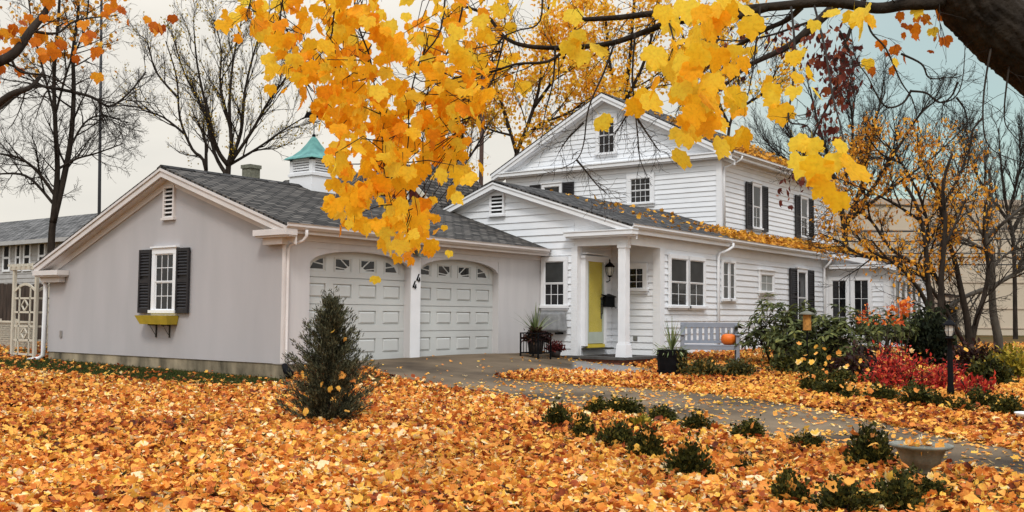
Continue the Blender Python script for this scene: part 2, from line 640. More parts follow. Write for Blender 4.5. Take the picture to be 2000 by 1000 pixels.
ground_grid()
NEAR = [(13.1, 14.55), (13.19, 13.07), (12.99, 12.01), (12.89, 10.99), (12.59, 9.78), (12.12, 8.56), (11.83, 7.5), (11.24, 6.0), (11.03, 5.08),
        (10.62, 4.06), (10.37, 3.23), (10.2, 2.39), (9.88, 1.74), (9.28, .91), (8.0, -1.0), (6.0, -4.0)]
FAR = [(7.6, -4.0), (9.5, -.7), (10.62, 1.04), (11.69, 2.06), (12.03, 2.63), (12.87, 3.63), (14.12, 4.95), (14.88, 6.17), (15.35, 7.71), (15.24, 9.13), (14.73, 10.41), (14.62, 11.3)]
PATCH = [(15.49, 11.43), (16.33, 11.42), (17.52, 11.1), (18.87, 10.31)]
DRIVE = NEAR + FAR + PATCH + [(19.9, 11.0), (20.3, 11.8), (20.3, 13.9), (20.5, 14.55)]


def sheet(name, poly, h, material, cell=.125):
    xs = [p[0] for p in poly]
    ys = [p[1] for p in poly]
    mb = MB()
    idx = {}

    def vid(i, j):
        if (i, j) not in idx:
            x, y = x0 + i * cell, y0 + j * cell
            idx[(i, j)] = len(mb.v)
            mb.v.append((x, y, g(x, y) + h))
        return idx[(i, j)]
    x0, y0 = min(xs), min(ys)
    for i in range(int((max(xs) - x0) / cell) + 1):
        for j in range(int((max(ys) - y0) / cell) + 1):
            if inpoly(x0 + (i + .5) * cell, y0 + (j + .5) * cell, poly):
                mb.f.append((vid(i, j), vid(i + 1, j), vid(i + 1, j + 1), vid(i, j + 1)))
    o = mb.build(name, material, None, True)
    tag(o, kind='structure')
    return o


sheet('driveway', DRIVE, .02, M['asphalt'])
sheet('garden_path', [(17.3, 11.35), (18.9, 10.5), (19.7, 11.1), (20.2, 11.7), (20.24, 12.9), (19.8, 13.0)], .024, M['conc'])

# ------------------------------------------------------------------ the white house with its garage
house = thing('white_house', 'white clapboard house with grey shingle roofs, arched two-door garage and yellow front door', 'house', (20.5, 16.0, .4))


def P3(pl, c, s, z, d):
    return (c - d, s, z) if pl == 'X' else (s, c - d, z)


def wb(mb, pl, c, s0, s1, z0, z1, d0, d1):
    a, b_ = P3(pl, c, s0, z0, d0), P3(pl, c, s1, z1, d1)
    mb.box(a[0], b_[0], a[1], b_[1], z0, z1)


def clip(poly, z, keep_above):
    out = []
    for i in range(len(poly)):
        a, b_ = poly[i], poly[(i + 1) % len(poly)]
        ia, ib = ((a[1] >= z) == keep_above), ((b_[1] >= z) == keep_above)
        if ia:
            out.append(a)
        if ia != ib and abs(b_[1] - a[1]) > 1e-9:
            t = (z - a[1]) / (b_[1] - a[1])
            out.append((a[0] + t * (b_[0] - a[0]), z))
    return out


def clap(mb, pl, c, poly, course=.17, d=.03, core=.12):
    """lapped boards over a wall of outline poly (s, z) lying in the plane c"""
    mb.prism([P3(pl, c, s, z, 0) for s, z in poly], [P3(pl, c, s, z, -core) for s, z in poly])
    z0, z1 = min(p[1] for p in poly), max(p[1] for p in poly)
    z = z0
    rr = random.Random(int(c * 100) + len(poly))
    while z < z1 - .01:
        zt = min(z + course, z1)
        q = clip(clip(poly, z, True), zt, False)
        if len(q) >= 3:
            dd = d + rr.uniform(-.004, .004)
            mb.poly([P3(pl, c, s, zz, dd - (dd - .006) * (zz - z) / course) for s, zz in q])
            lo = [p[0] for p in q if abs(p[1] - z) < 1e-6]
            if len(lo) >= 2:
                a, b_ = min(lo), max(lo)
                mb.poly([P3(pl, c, a, z, dd), P3(pl, c, b_, z, dd), P3(pl, c, b_, z, .002), P3(pl, c, a, z, .002)])
        z = zt


def window(pl, c, s0, s1, z0, z1, cas=.1, top=(3, 2), low=(3, 2), glass='glass', lowglass=None, trim='trim', header=True, double=True, base=.0):
    """opening s0..s1 x z0..z1: casing, sill, sashes with bars, panes; stands proud of the plane c by base"""
    B_ = base
    f = MB()
    wb(f, pl, c, s0 - cas, s0, z0, z1, B_, B_ + .055)
    wb(f, pl, c, s1, s1 + cas, z0, z1, B_, B_ + .055)
    wb(f, pl, c, s0 - cas, s1 + cas, z1, z1 + cas * 1.1, B_, B_ + .058)
    if header:
        wb(f, pl, c, s0 - cas - .03, s1 + cas + .03, z1 + cas * 1.1, z1 + cas * 1.1 + .035, B_, B_ + .09)
    o = f.build('window', M[trim], house)
    s = MB()
    wb(s, pl, c, s0 - cas - .03, s1 + cas + .03, z0 - .06, z0, B_, B_ + .10)
    wb(s, pl, c, s0 - cas, s1 + cas, z0 - .06 - cas * .6, z0 - .06, B_, B_ + .045)
    s.build('sill', M[trim], o)
    zm = (z0 + z1) / 2 if double else z0
    p = MB()
    q = MB()
    parts = [(zm, z1, top, glass, .022)]
    if double:
        parts.append((z0, zm, low, lowglass or glass, .012))
    for (a, b_, grid, gl, dd) in parts:
        r = .024
        wb(p, pl, c, s0, s0 + r, a, b_, B_ + .004, B_ + dd + .014)
        wb(p, pl, c, s1 - r, s1, a, b_, B_ + .004, B_ + dd + .014)
        wb(p, pl, c, s0 + r, s1 - r, a, a + r, B_ + .004, B_ + dd + .016)
        wb(p, pl, c, s0 + r, s1 - r, b_ - r, b_, B_ + .004, B_ + dd + .016)
        for k in range(1, grid[0]):
            x = s0 + (s1 - s0) * k / grid[0]
            wb(p, pl, c, x - .007, x + .007, a + r, b_ - r, B_ + .004, B_ + dd + .008)
        for k in range(1, grid[1]):
            y = a + (b_ - a) * k / grid[1]
            wb(p, pl, c, s0 + r, s1 - r, y - .007, y + .007, B_ + .004, B_ + dd + .006)
        qq = MB()
        wb(qq, pl, c, s0 + r, s1 - r, a + r, b_ - r, B_ - .02 if B_ else .001, B_ + dd)
        qq.build('pane', M[gl], o)
    p.build('sash', M[trim], o)
    return o


def shutter(pl, c, s0, s1, z0, z1, base=.0):
    f = MB()
    w = .05
    b0, b1 = base + .03, base + .07
    wb(f, pl, c, s0, s0 + w, z0, z1, b0, b1)
    wb(f, pl, c, s1 - w, s1, z0, z1, b0, b1)
    zm = z0 + (z1 - z0) * .5
    for a, b_ in ((z0, z0 + .09), (zm - .04, zm + .04), (z1 - .07, z1)):
        wb(f, pl, c, s0 + w, s1 - w, a, b_, b0, b1 - .003)
    wb(f, pl, c, s0 + w, s1 - w, z0 + .02, z1 - .02, b0 - .028, b0 + .004)
    n = int((z1 - z0) / .062)
    for k in range(n):
        z = z0 + .09 + k * .062
        if z > z1 - .1 or abs(z - zm) < .07:
            continue
        f.hexa([P3(pl, c, s0 + w, z, b1 - .006), P3(pl, c, s1 - w, z, b1 - .006), P3(pl, c, s1 - w, z + .012, b1 - .006), P3(pl, c, s0 + w, z + .012, b1 - .006),
                P3(pl, c, s0 + w, z + .04, b0 + .006), P3(pl, c, s1 - w, z + .04, b0 + .006), P3(pl, c, s1 - w, z + .052, b0 + .006), P3(pl, c, s0 + w, z + .052, b0 + .006)])
    return f.build('shutter', M['shutter'], house)


def louvre(pl, c, s0, s1, z0, z1, trim, parent, base=0.0, n=10):
    f = MB()
    w = .05
    wb(f, pl, c, s0, s0 + w, z0, z1, base, base + .05)
    wb(f, pl, c, s1 - w, s1, z0, z1, base, base + .05)
    wb(f, pl, c, s0 + w, s1 - w, z1 - w, z1, base, base + .05)
    wb(f, pl, c, s0 - .03, s1 + .03, z0 - .03, z0 + .02, base, base + .07)
    n = max(5, int(n * .72))
    h = (z1 - z0 - .07) / n
    for k in range(n):
        z = z0 + .02 + k * h
        f.hexa([P3(pl, c, s0 + w, z, base + .045), P3(pl, c, s1 - w, z, base + .045), P3(pl, c, s1 - w, z + .012, base + .045), P3(pl, c, s0 + w, z + .012, base + .045),
                P3(pl, c, s0 + w, z + h * .34, base + .008), P3(pl, c, s1 - w, z + h * .34, base + .008), P3(pl, c, s1 - w, z + h * .34 + .012, base + .008), P3(pl, c, s0 + w, z + h * .34 + .012, base + .008)])
    o = f.build('louvre_vent', M[trim], parent)
    d = MB()
    wb(d, pl, c, s0 + w, s1 - w, z0 + .02, z1 - w, base + .002, base + .007)
    d.build('vent_opening', M['dark'], o)
    return o


def slope(mb, x0, x1, ya, za, yb, zb, t=.05):
    """roof slab between the lines (ya, za) and (yb, zb), from x0 to x1"""
    mb.hexa([(x0, ya, za - t), (x1, ya, za - t), (x1, yb, zb - t), (x0, yb, zb - t),
             (x0, ya, za), (x1, ya, za), (x1, yb, zb), (x0, yb, zb)])


def rake(mb, x, ya, za, yb, zb, up, dn, t0, t1):
    """sloping board in the plane x, from (ya, za) to (yb, zb), reaching up/dn of that line"""
    mb.hexa([(x - t0, ya, za - dn), (x + t1, ya, za - dn), (x + t1, yb, zb - dn), (x - t0, yb, zb - dn),
             (x - t0, ya, za - up), (x + t1, ya, za - up), (x + t1, yb, zb - up), (x - t0, yb, zb - up)])


def gutter(name, x0, x1, y, z, trim):
    mb = MB()
    prof = [(0, -.11), (-.05, -.11), (-.10, -.06), (-.10, -.02), (-.115, 0), (-.09, 0), (-.09, -.05), (0, -.05)]
    mb.prism([(x0, y + a, z + b_) for a, b_ in prof], [(x1, y + a, z + b_) for a, b_ in prof])
    return mb.build(name, M[trim], house)


def pipe(pts, trim, r=.04):
    mb = MB()
    mb.tube(pts, r, 8)
    return mb.build('downspout', M[trim], house, True)


# ---- garage
GR, GZ, GSR, GSL = 18.0, 4.58, .35, .39
gz = lambda y: GZ - (GSR * (GR - y) if y < GR else GSL * (y - GR))
mb = MB()
pl = [(14.434, .67), (22.63, .67), (22.63, gz(22.63) - .1), (GR, GZ - .1), (14.434, gz(14.434) - .1)]
mb.prism([(12.35, y, z) for y, z in pl], [(12.55, y, z) for y, z in pl])
mb.box(12.55, 20.4, 22.43, 22.63, .67, gz(22.63) - .1)
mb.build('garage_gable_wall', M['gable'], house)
mb = MB()
mb.box(12.37, 20.4, 22.25, 22.61, .0, .67)
mb.box(12.37, 12.72, 14.50, 22.25, .0, .67)
mb.box(12.372, 12.95, 14.45, 14.499, .0, .659)
mb.build('foundation', M['found'], house)
# front wall with two arched openings
mb = MB()
Y0 = 14.43
mb.box(12.353, 12.95, Y0, Y0 + .3, .66, 3.2)
mb.box(15.75, 16.05, Y0, Y0 + .3, .55, 2.84)
mb.box(18.80, 20.555, Y0, Y0 + .3, .5, 3.2)
mb.box(12.95, 18.80, Y0 + .002, Y0 + .3, 2.84, 3.2)
for a, b_ in ((12.95, 15.75), (16.05, 18.80)):
    n = 22
    zs, rise = 2.56, .265
    arc = []
    for k in range(n + 1):
        u = -1 + 2 * k / n
        arc.append((a + (b_ - a) * k / n, zs + rise * (1 - abs(u) ** 2.3) ** .62))
    for k in range(n):
        (xa, za), (xb, zb) = arc[k], arc[k + 1]
        mb.hexa([(xa, Y0 + .012, za), (xb, Y0 + .012, zb), (xb, Y0 + .1, zb), (xa, Y0 + .1, za),
                 (xa, Y0 + .012, 2.84), (xb, Y0 + .012, 2.84), (xb, Y0 + .1, 2.84), (xa, Y0 + .1, 2.84)])
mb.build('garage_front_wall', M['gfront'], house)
mb = MB()
mb.box(15.752, 16.048, Y0 - .02, Y0 - .001, .58, 2.80)
mb.build('door_post', M['trim'], house)
mb = MB()   # frieze, soffit
mb.box(12.35, 20.5, Y0 - .025, Y0 - .001, 2.96, 3.13)
mb.box(12.12, 20.5, 14.2, Y0 + .02, 3.13, 3.16)
mb.box(12.30, 20.5, 14.175, 14.2, 3.06, 3.2)
mb.box(12.30, 12.349, 14.40, 14.46, .68, 2.96)
mb.build('eave_trim', M['gtrim'], house)
mb = MB()   # rake boards and cornice returns
for (yb, zb) in ((14.12, gz(14.12)), (22.86, gz(22.86))):
    rake(mb, 12.12, GR, GZ, yb, zb, .045, .22, .03, .01)
    rake(mb, 12.10, GR, GZ, yb, zb, .045, .10, .035, -.012)
    rake(mb, 12.14, GR, GZ, yb, zb, .20, .23, -.01, .205)
    rake(mb, 12.33, GR, GZ - .01, yb, zb - .01, .22, .36, .012, .018)
mb.box(12.06, 12.34, 14.10, 15.02, 3.02, 3.13)
mb.box(12.10, 12.34, 14.14, 14.98, 2.985, 3.02)
mb.box(12.20, 12.34, 14.36, 14.90, 2.86, 2.985)
mb.box(12.06, 12.34, 21.80, 22.88, 2.42, 2.53)
mb.box(12.10, 12.34, 21.84, 22.84, 2.385, 2.42)
mb.box(12.20, 12.34, 21.95, 22.70, 2.26, 2.385)
mb.build('rake_trim', M['gtrim'], house)
mb = MB()
slope(mb, 12.08, 20.50, 14.10, gz(14.10), GR, GZ)
slope(mb, 12.08, 20.50, 22.88, gz(22.88), GR + .001, GZ)
roof_g = mb.build('garage_roof', M['shingle'], house)
mb = MB()
for k in range(34):
    x = 12.08 + k * .247
    mb.hexa([(x, GR - .13, GZ - .042), (x + .24, GR - .13, GZ - .042), (x + .24, GR, GZ + .012), (x, GR, GZ + .012),
             (x, GR - .13, GZ - .03), (x + .24, GR - .13, GZ - .03), (x + .24, GR, GZ + .03), (x, GR, GZ + .03)])
    mb.hexa([(x, GR + .13, GZ - .045), (x + .24, GR + .13, GZ - .045), (x + .24, GR, GZ + .012), (x, GR, GZ + .012),
             (x, GR + .13, GZ - .033), (x + .24, GR + .13, GZ - .033), (x + .24, GR, GZ + .03), (x, GR, GZ + .03)])
mb.build('ridge_cap', M['shingle2'], roof_g)
gutter('gutter', 12.08, 20.42, 14.17, 3.235, 'gtrim')
pipe([(12.55, 14.09, 3.13), (12.55, 14.09, 3.02), (12.52, 14.15, 2.93), (12.42, 14.36, 2.86), (12.38, 14.385, 2.78), (12.37, 14.385, .62), (12.36, 14.3, .52)], 'gtrim', .03)
pipe([(12.25, 22.8, 2.45), (12.25, 22.8, 2.36), (12.27, 22.74, 2.28), (12.29, 22.70, 2.2), (12.29, 22.70, .58), (12.24, 22.8, .50), (12.15, 23.1, .46)], 'trim', .05)
mb = MB()
mb.tube([(12.30, 14.34, .66), (12.28, 14.26, .58), (12.22, 14.10, .50)], [.05, .07, .075], 8)
mb.build('drain_boot', M['black'], house, True)
mb = MB()
mb.box(12.33, 12.349, 22.0, 22.09, 1.0, 1.16)
mb.build('outlet_box', M['steel'], house)
louvre('X', 12.35, 17.84, 18.22, 3.52, 4.20, 'gtrim', house, n=11)
window('X', 12.35, 17.80, 18.42, 1.64, 2.80, .11, (3, 2), (3, 2), header=True)
shutter('X', 12.35, 18.56, 18.98, 1.58, 2.90)
shutter('X', 12.35, 17.26, 17.68, 1.58, 2.90)


def garage_door(a, b_):
    yd = Y0 + .2
    d = MB()
    d.box(a - .05, b_ + .05, yd, yd + .05, .62, 2.84)
    n = 4
    w = (b_ - a)
    pw = .50
    cx = [a + w * (k + .5) / n - .04 for k in range(n)]
    rows = [(.80, 1.10), (1.38, 1.66), (1.90, 2.18)]
    # rails and stiles around the sunk panels
    zs = [.66] + [v for r in rows for v in r] + [2.44, 2.69, 2.84]
    edges = [(.66, .80), (1.10, 1.38), (1.66, 1.90), (2.18, 2.42), (2.70, 2.84)]
    for z0, z1 in edges:
        zz = (z0 + z1) / 2
        if z0 in (1.10, 1.66, 2.18):
            d.box(a - .05, b_ + .05, yd - .03, yd, z0, zz - .007)
            d.box(a - .05, b_ + .05, yd - .03, yd, zz + .007, z1)
        else:
            d.box(a - .05, b_ + .05, yd - .03, yd, z0, z1)
    for z0, z1 in rows + [(2.42, 2.70)]:
        xs = [a - .05] + [v for c in cx for v in (c - pw / 2, c + pw / 2)] + [b_ + .05]
        for k in range(0, len(xs), 2):
            d.box(xs[k], xs[k + 1], yd - .029, yd, z0, z1)
    for z0, z1 in rows:
        for c in cx:
            x0, x1 = c - pw / 2, c + pw / 2
            i = .045
            d.hexa([(x0 + .012, yd - .002, z0 + .012), (x1 - .012, yd - .002, z0 + .012), (x1 - .012, yd - .002, z1 - .012), (x0 + .012, yd - .002, z1 - .012),
                    (x0 + i, yd - .03, z0 + i), (x1 - i, yd - .03, z0 + i), (x1 - i, yd - .03, z1 - i), (x0 + i, yd - .03, z1 - i)])
    o = d.build('garage_door', M['gdoor'], house)
    UN = [[(.08, .04), (1, .04), (1, .40), (.30, .58)], [(.42, .66), (1, .52), (1, 1), (.80, .96)]]
    IN = [[(0, .04), (.68, .04), (.60, .10), (0, .20)], [(0, .32), (.72, .18), (.86, .30), (.30, 1), (0, 1)], [(.44, 1), (.93, .38), (1, .42), (1, 1)]]
    for k, c in enumerate(cx):
        x0, x1, z0, z1 = c - pw / 2 + .07, c + pw / 2 - .07, 2.455, 2.665
        fr = MB()
        for (s0, s1, t0, t1) in ((x0 - .05, x0 - .03, z0 - .04, z1 + .04), (x1 + .03, x1 + .05, z0 - .04, z1 + .04),
                                 (x0 - .03, x1 + .03, z0 - .04, z0 - .02), (x0 - .03, x1 + .03, z1 + .02, z1 + .04)):
            fr.box(s0, s1, yd - .034, yd - .016, t0, t1)
        fr.box(c - pw / 2, c + pw / 2, yd - .018, yd - .012, 2.42, 2.70)
        fr.build('window_frame', M['gdoor'], o)
        gl = MB()
        for pg in (UN if k in (0, 3) else IN):
            q = [(u if k < 2 else 1 - u, v) for u, v in pg]
            gl.prism([(x0 + u * (x1 - x0), yd - .022, z0 + v * (z1 - z0)) for u, v in q],
                     [(x0 + u * (x1 - x0), yd - .0185, z0 + v * (z1 - z0)) for u, v in q])
        gl.build('pane', M['glass'], o)
    return o


garage_door(12.95, 15.75)
garage_door(16.05, 18.80)

# house number: two figures 4, the upper one to the right
for (x, z) in ((15.905, 2.28), (15.79, 2.13)):
    f = MB()
    y = Y0 - .035
    s_ = .88
    for poly in ([(.0, .06), (.045, .06), (.105, .20), (.075, .20)], [(.0, .035), (.135, .035), (.14, .062), (.0, .062)], [(.075, 0), (.103, 0), (.13, .115), (.102, .115)]):
        f.prism([(x + a * s_, y, z + b_ * s_) for a, b_ in poly], [(x + a * s_, y + .012, z + b_ * s_) for a, b_ in poly])
    f.build('house_number', M['black'], house)

# cupola on the garage ridge
cu = MB()
cx_, cyy, h = 16.15, 17.95, .385
cu.box(cx_ - h, cx_ + h, cyy - h, cyy + h, 4.2, 4.84)
cu.box(cx_ - h - .03, cx_ + h + .03, cyy - h - .03, cyy + h + .03, 4.80, 4.86)
for sx in (-1, 1):
    for sy in (-1, 1):
        cu.box(cx_ + sx * (h - .05) - .05, cx_ + sx * (h - .05) + .05, cyy + sy * (h - .05) - .05, cyy + sy * (h - .05) + .05, 4.86, 5.20)
cu.box(cx_ - h, cx_ + h, cyy - h, cyy + h, 5.16, 5.20)
for k in range(5):
    z = 4.872 + k * .06
    t = h - .012
    cu.box(cx_ - t, cx_ + t, cyy - t, cyy + t, z, z + .036)
cup = cu.build('cupola', M['trim'], house)
cu = MB()
cu.box(cx_ - h + .12, cx_ + h - .12, cyy - h + .12, cyy + h - .12, 4.86, 5.16)
cu.build('louvre_opening', M['dark'], cup)
cu = MB()
prof = [(.49, 5.20), (.46, 5.24), (.34, 5.31), (.22, 5.44), (.12, 5.60), (.05, 5.74), (.02, 5.78)]
rings = [[(cx_ + sx * r, cyy + sy * r, z) for sx, sy in ((-1, -1), (1, -1), (1, 1), (-1, 1))] for r, z in prof]
for a, b_ in zip(rings, rings[1:]):
    cu.prism(a, b_)
cu.build('cupola_roof', M['copper'], cup)
cu = MB()
cu.tube([(cx_, cyy, 5.74), (cx_, cyy, 6.30)], .012, 6)
cu.lathe((cx_, cyy, 5.80), [(.01, -.05), (.04, -.02), (.045, 0), (.04, .02), (.01, .05)], 10)
cu.tube([(cx_ - .2, cyy, 6.12), (cx_ + .2, cyy, 6.12)], .009, 5)
cu.tube([(cx_, cyy - .2, 6.12), (cx_, cyy + .2, 6.12)], .009, 5)
cu.prism([(cx_ - .1, cyy + .26, 6.24), (cx_ + .08, cyy - .2, 6.22), (cx_ + .02, cyy - .05, 6.36), (cx_ - .08, cyy + .18, 6.38)],
         [(cx_ - .09, cyy + .265, 6.24), (cx_ + .09, cyy - .195, 6.22), (cx_ + .03, cyy - .045, 6.36), (cx_ - .07, cyy + .185, 6.38)])
cu.build('weathervane', M['black'], cup)

# ---- front wing with the porch
WX, WY, WR, WZ = 20.56, 11.96, 15.8, 5.05
wz = lambda y: WZ - (.325 * (WR - y) if y < WR else .36 * (y - WR))
mb = MB()
clap(mb, 'X', WX, [(13.45, .62), (18.2, .62), (18.2, wz(18.2) - .1), (WR, WZ - .1), (13.45, wz(13.45) - .1)], .175)
mb.build('wing_front_wall', M['siding'], house)
mb = MB()
mb.poly([(WX - .012, 13.45, 3.28), (WX - .012, 11.96, 3.28), (WX - .012, 11.96, wz(11.96) - .1), (WX - .012, 13.45, wz(13.45) - .1)])
q = [(13.45, 3.28), (11.96, 3.28), (11.96, wz(11.96) - .1), (13.45, wz(13.45) - .1)]
mb.prism([(WX - .01, a, z) for a, z in q], [(WX + .12, a, z) for a, z in q])
mb.box(WX - .045, WX + .12, 13.345, 13.52, .62, 3.28)
mb.box(WX + .12, 33.9, WY - .02, WY + .1, 3.28, 3.62)
mb.box(22.06, 22.28, WY - .045, WY + .16, .62, 3.28)
mb.box(33.62, 33.94, WY - .04, WY + .1, .66, 3.28)
mb.box(20.3, 33.7, 11.76, WY + .02, 3.60, 3.63)
mb.box(20.6, 33.7, 11.74, 11.762, 3.52, 3.72)
mb.build('porch_frieze', M['trim'], house)
mb = MB()
mb.box(WX + .1, 22.2, WY + .1, 13.5, 3.36, 3.40)
mb.build('porch_ceiling', M['gtrim'], house)
mb = MB()
clap(mb, 'Y', 13.33, [(20.68, .62), (22.1, .62), (22.1, 3.36), (20.68, 3.36)], .165)
clap(mb, 'X', 22.1, [(11.97, .62), (13.33, .62), (13.33, 3.36), (11.97, 3.36)], .165)
mb.build('porch_wall', M['siding'], house)
mb = MB()
clap(mb, 'Y', WY, [(22.28, .66), (33.62, .66), (33.62, 3.28), (22.28, 3.28)], .165)
mb.build('wing_side_wall', M['siding'], house)
mb = MB()
mb.box(22.3, 33.9, WY + .02, WY + .3, .1, .66)
mb.build('foundation', M['found'], house)
mb = MB()
yb = 11.70
for (y1, z1) in ((yb, wz(yb)), (18.0, wz(18.0))):
    rake(mb, 20.34, WR, WZ, y1, z1, .045, .22, .03, .01)
    rake(mb, 20.32, WR, WZ, y1, z1, .045, .10, .035, -.012)
    rake(mb, 20.36, WR, WZ, y1, z1, .20, .23, -.01, .19)
    rake(mb, 20.54, WR, WZ, y1, z1, .22, .33, .015, .01)
mb.box(20.28, 20.55, 11.68, 13.60, 3.50, 3.60)
mb.box(20.32, 20.55, 11.72, 13.56, 3.465, 3.50)
mb.box(20.26, 20.55, 11.66, 13.62, 3.60, 3.625)
mb.build('rake_trim', M['trim'], house)
mb = MB()
slope(mb, 20.28, 29.9, 11.68, wz(11.68), WR, WZ)
slope(mb, 29.9, 33.62, 11.68, wz(11.68), 13.95, wz(13.95))
slope(mb, 20.28, 29.9, 18.6, wz(18.6), WR + .001, WZ)
roof_w = mb.build('wing_roof', M['shingle2'], house)
gutter('gutter', 20.28, 33.62, 11.74, 3.735, 'trim')
pipe([(25.75, 11.66, 3.62), (25.75, 11.66, 3.52), (25.60, 11.74, 3.42), (25.36, 11.88, 3.32), (25.30, 11.89, 3.2), (25.30, 11.89, .72)], 'trim')
pipe([(33.55, 11.66, 3.62), (33.55, 11.66, 3.52), (33.52, 11.74, 3.40), (33.50, 11.88, 3.28), (33.50, 11.88, 3.2), (33.50, 11.88, .72)], 'trim')
louvre('X', WX, 15.58, 16.05, 4.16, 4.72, 'trim', house, base=.03, n=7)
window('X', WX, 13.72, 14.30, 1.84, 2.93, .1, (1, 1), (3, 2), glass='screen', lowglass='glass', base=.03, header=False)
window('X', 22.1, 12.38, 12.97, 2.28, 2.80, .11, (3, 3), (1, 1), double=False, base=.03, header=False)
for s0, s1 in ((22.58, 23.46), (23.60, 24.44)):
    window('Y', WY, s0, s1, 1.87, 3.06, .085, (1, 1), (2, 2), glass='screen', lowglass='glass', base=.03, header=False)
for s0, s1 in ((25.62, 25.96), (26.06, 26.36)):
    window('Y', WY, s0, s1, 2.09, 3.10, .06, (1, 3), (1, 1), glass='glass', double=False, base=.03, header=False)
window('Y', WY, 28.20, 29.10, 2.36, 2.86, .11, (2, 2), (1, 1), glass='blind', double=False, base=.03)
window('Y', WY, 31.15, 31.85, 1.40, 3.05, .1, (1, 1), (1, 1), base=.03)
shutter('Y', WY, 30.45, 31.02, 1.35, 3.14, .03)
shutter('Y', WY, 31.98, 32.52, 1.35, 3.14, .03)

# porch: slab, brick step, column, door
mb = MB()
mb.box(20.22, 22.09, 11.84, 13.60, .58, .635)
mb.build('porch_slab', M['slate'], house)
mb = MB()
rr = random.Random(4)
for c in range(3):
    z = .40 + c * .062
    y = 11.88
    while y < 13.56:
        l = .2 if c % 2 == 0 or y > 11.9 else .1
        mb.box(20.26 + rr.uniform(0, .008), 20.45, y, min(y + l - .01, 13.56), z, z + .052)
        y += l
    x = 20.46
    while x < 22.05:
        mb.box(x, min(x + .19, 22.06), 11.88 + rr.uniform(0, .008), 12.05, z, z + .052)
        x += .2
mb.build('brick_step', M['brick'], house)
mb = MB()
mb.box(20.30, 22.08, 11.92, 13.5, .2, .579)
mb.build('step_mortar', M['conc'], house)
mb = MB()
mb.box(20.50, 20.70, 11.99, 12.19, .96, 3.24)
mb.prism([(20.455, 11.945, .635), (20.745, 11.945, .635), (20.745, 12.235, .635), (20.455, 12.235, .635)],
         [(20.475, 11.965, .93), (20.725, 11.965, .93), (20.725, 12.215, .93), (20.475, 12.215, .93)])
mb.box(20.485, 20.715, 11.975, 12.205, .93, .965)
mb.box(20.48, 20.72, 11.97, 12.21, 3.20, 3.28)
for s in (.06, .12):
    mb.box(20.495, 20.498, 11.99 + s, 12.0 + s, .98, 3.18)
mb.build('porch_column', M['trim'], house)
dy = 13.285
mb = MB()
mb.box(20.68, 20.80, dy - .07, 13.33, .86, 3.0)
mb.box(21.56, 21.68, dy - .07, 13.33, .86, 3.0)
mb.box(20.80, 21.56, dy - .07, 13.33, 2.93, 3.0)
mb.box(20.64, 21.72, dy - .09, 13.33, 3.0, 3.06)
mb.box(20.70, 21.66, dy - .11, 13.33, 3.10, 3.13)
mb.build('door_frame', M['trim'], house)
mb = MB()
mb.box(20.80, 21.56, dy - .02, dy + .03, .90, 2.93)
for z0, z1 in ((.92, 1.46), (1.468, 1.80), (1.808, 2.91)):
    mb.box(20.82, 21.54, dy - .026, dy - .02, z0, z1)
door = mb.build('front_door', M['yellow'], house)
mb = MB()
mb.tube([(21.47, dy - .03, 1.62), (21.47, dy - .075, 1.66), (21.47, dy - .075, 1.86), (21.47, dy - .03, 1.92)], .012, 6)
mb.lathe((21.47, dy - .04, 2.02), [(.012, -.03), (.03, -.01), (.03, .01), (.012, .03)], 8)
mb.tube([(21.47, dy - .03, 1.52), (21.47, dy - .03, 2.06)], .018, 6)
mb.build('door_handle', M['tape'], door)
mb = MB()
mb.box(20.82, 21.54, dy - .06, dy - .035, .92, 1.20)
mb.box(20.82, 20.86, dy - .06, dy - .035, 1.20, 2.91)
mb.box(21.50, 21.54, dy - .06, dy - .035, 1.20, 2.91)
sd = mb.build('storm_door', M['kick'], house)
mb = MB()
mb.box(20.86, 21.50, dy - .05, dy - .046, 1.20, 2.90)
mb.build('pane', M['sglass'], sd)
mb = MB()
mb.box(20.80, 21.56, dy - .09, dy, .82, .90)
mb.build('door_sill', M['yellow'], house)
mb = MB()
mb.box(20.62, 21.74, dy - .24, dy, .775, .815)
mb.build('door_step', M['tape'], house)
mb = MB()
mb.box(22.06, 22.07, 12.56, 12.68, .98, 1.10)
mb.box(22.045, 22.06, 12.58, 12.66, 1.0, 1.08)
mb.build('outlet_box', M['steel'], house)

# ---- two-storey block
MX, MY, MYB, MR, MZ, MS = 29.9, 13.95, 22.6, 18.27, 9.36, .515
mz = lambda y: MZ - MS * abs(y - MR)
mb = MB()
clap(mb, 'X', MX, [(MY, 3.2), (MYB, 3.2), (MYB, 6.50), (MY, 6.50)], .165)
clap(mb, 'X', MX, [(MY, 6.86), (MYB, 6.86), (MYB, mz(MYB) - .08), (MR, MZ - .12), (MY, mz(MY) - .08)], .165)
mb.build('main_front_wall', M['siding'], house)
mb = MB()
clap(mb, 'Y', MY, [(MX, 3.2), (40.3, 3.2), (40.3, 6.50), (MX, 6.50)], .165)
mb.box(40.2, 40.3, MY + .01, MYB, .6, 6.9)
mb.box(MX + .1, 40.3, MYB - .1, MYB, .6, 6.9)
mb.build('main_side_wall', M['siding'], house)
mb = MB()
mb.box(MX - .045, MX - .001, MY - .045, MY + .15, 3.9, 6.5)
mb.box(MX - .04, MX + .15, MY - .046, MY - .001, 3.9, 6.5)
mb.box(40.15, 40.34, MY - .045, MY - .001, 3.4, 6.5)
mb.box(MX - .045, MX - .001, MYB - .15, MYB + .02, 3.9, 6.5)
mb.box(MX - .03, MX + .1, MY - .03, MYB + .03, 6.50, 6.72)
mb.box(MX - .30, MX + .05, MY - .46, MYB + .46, 6.72, 6.84)
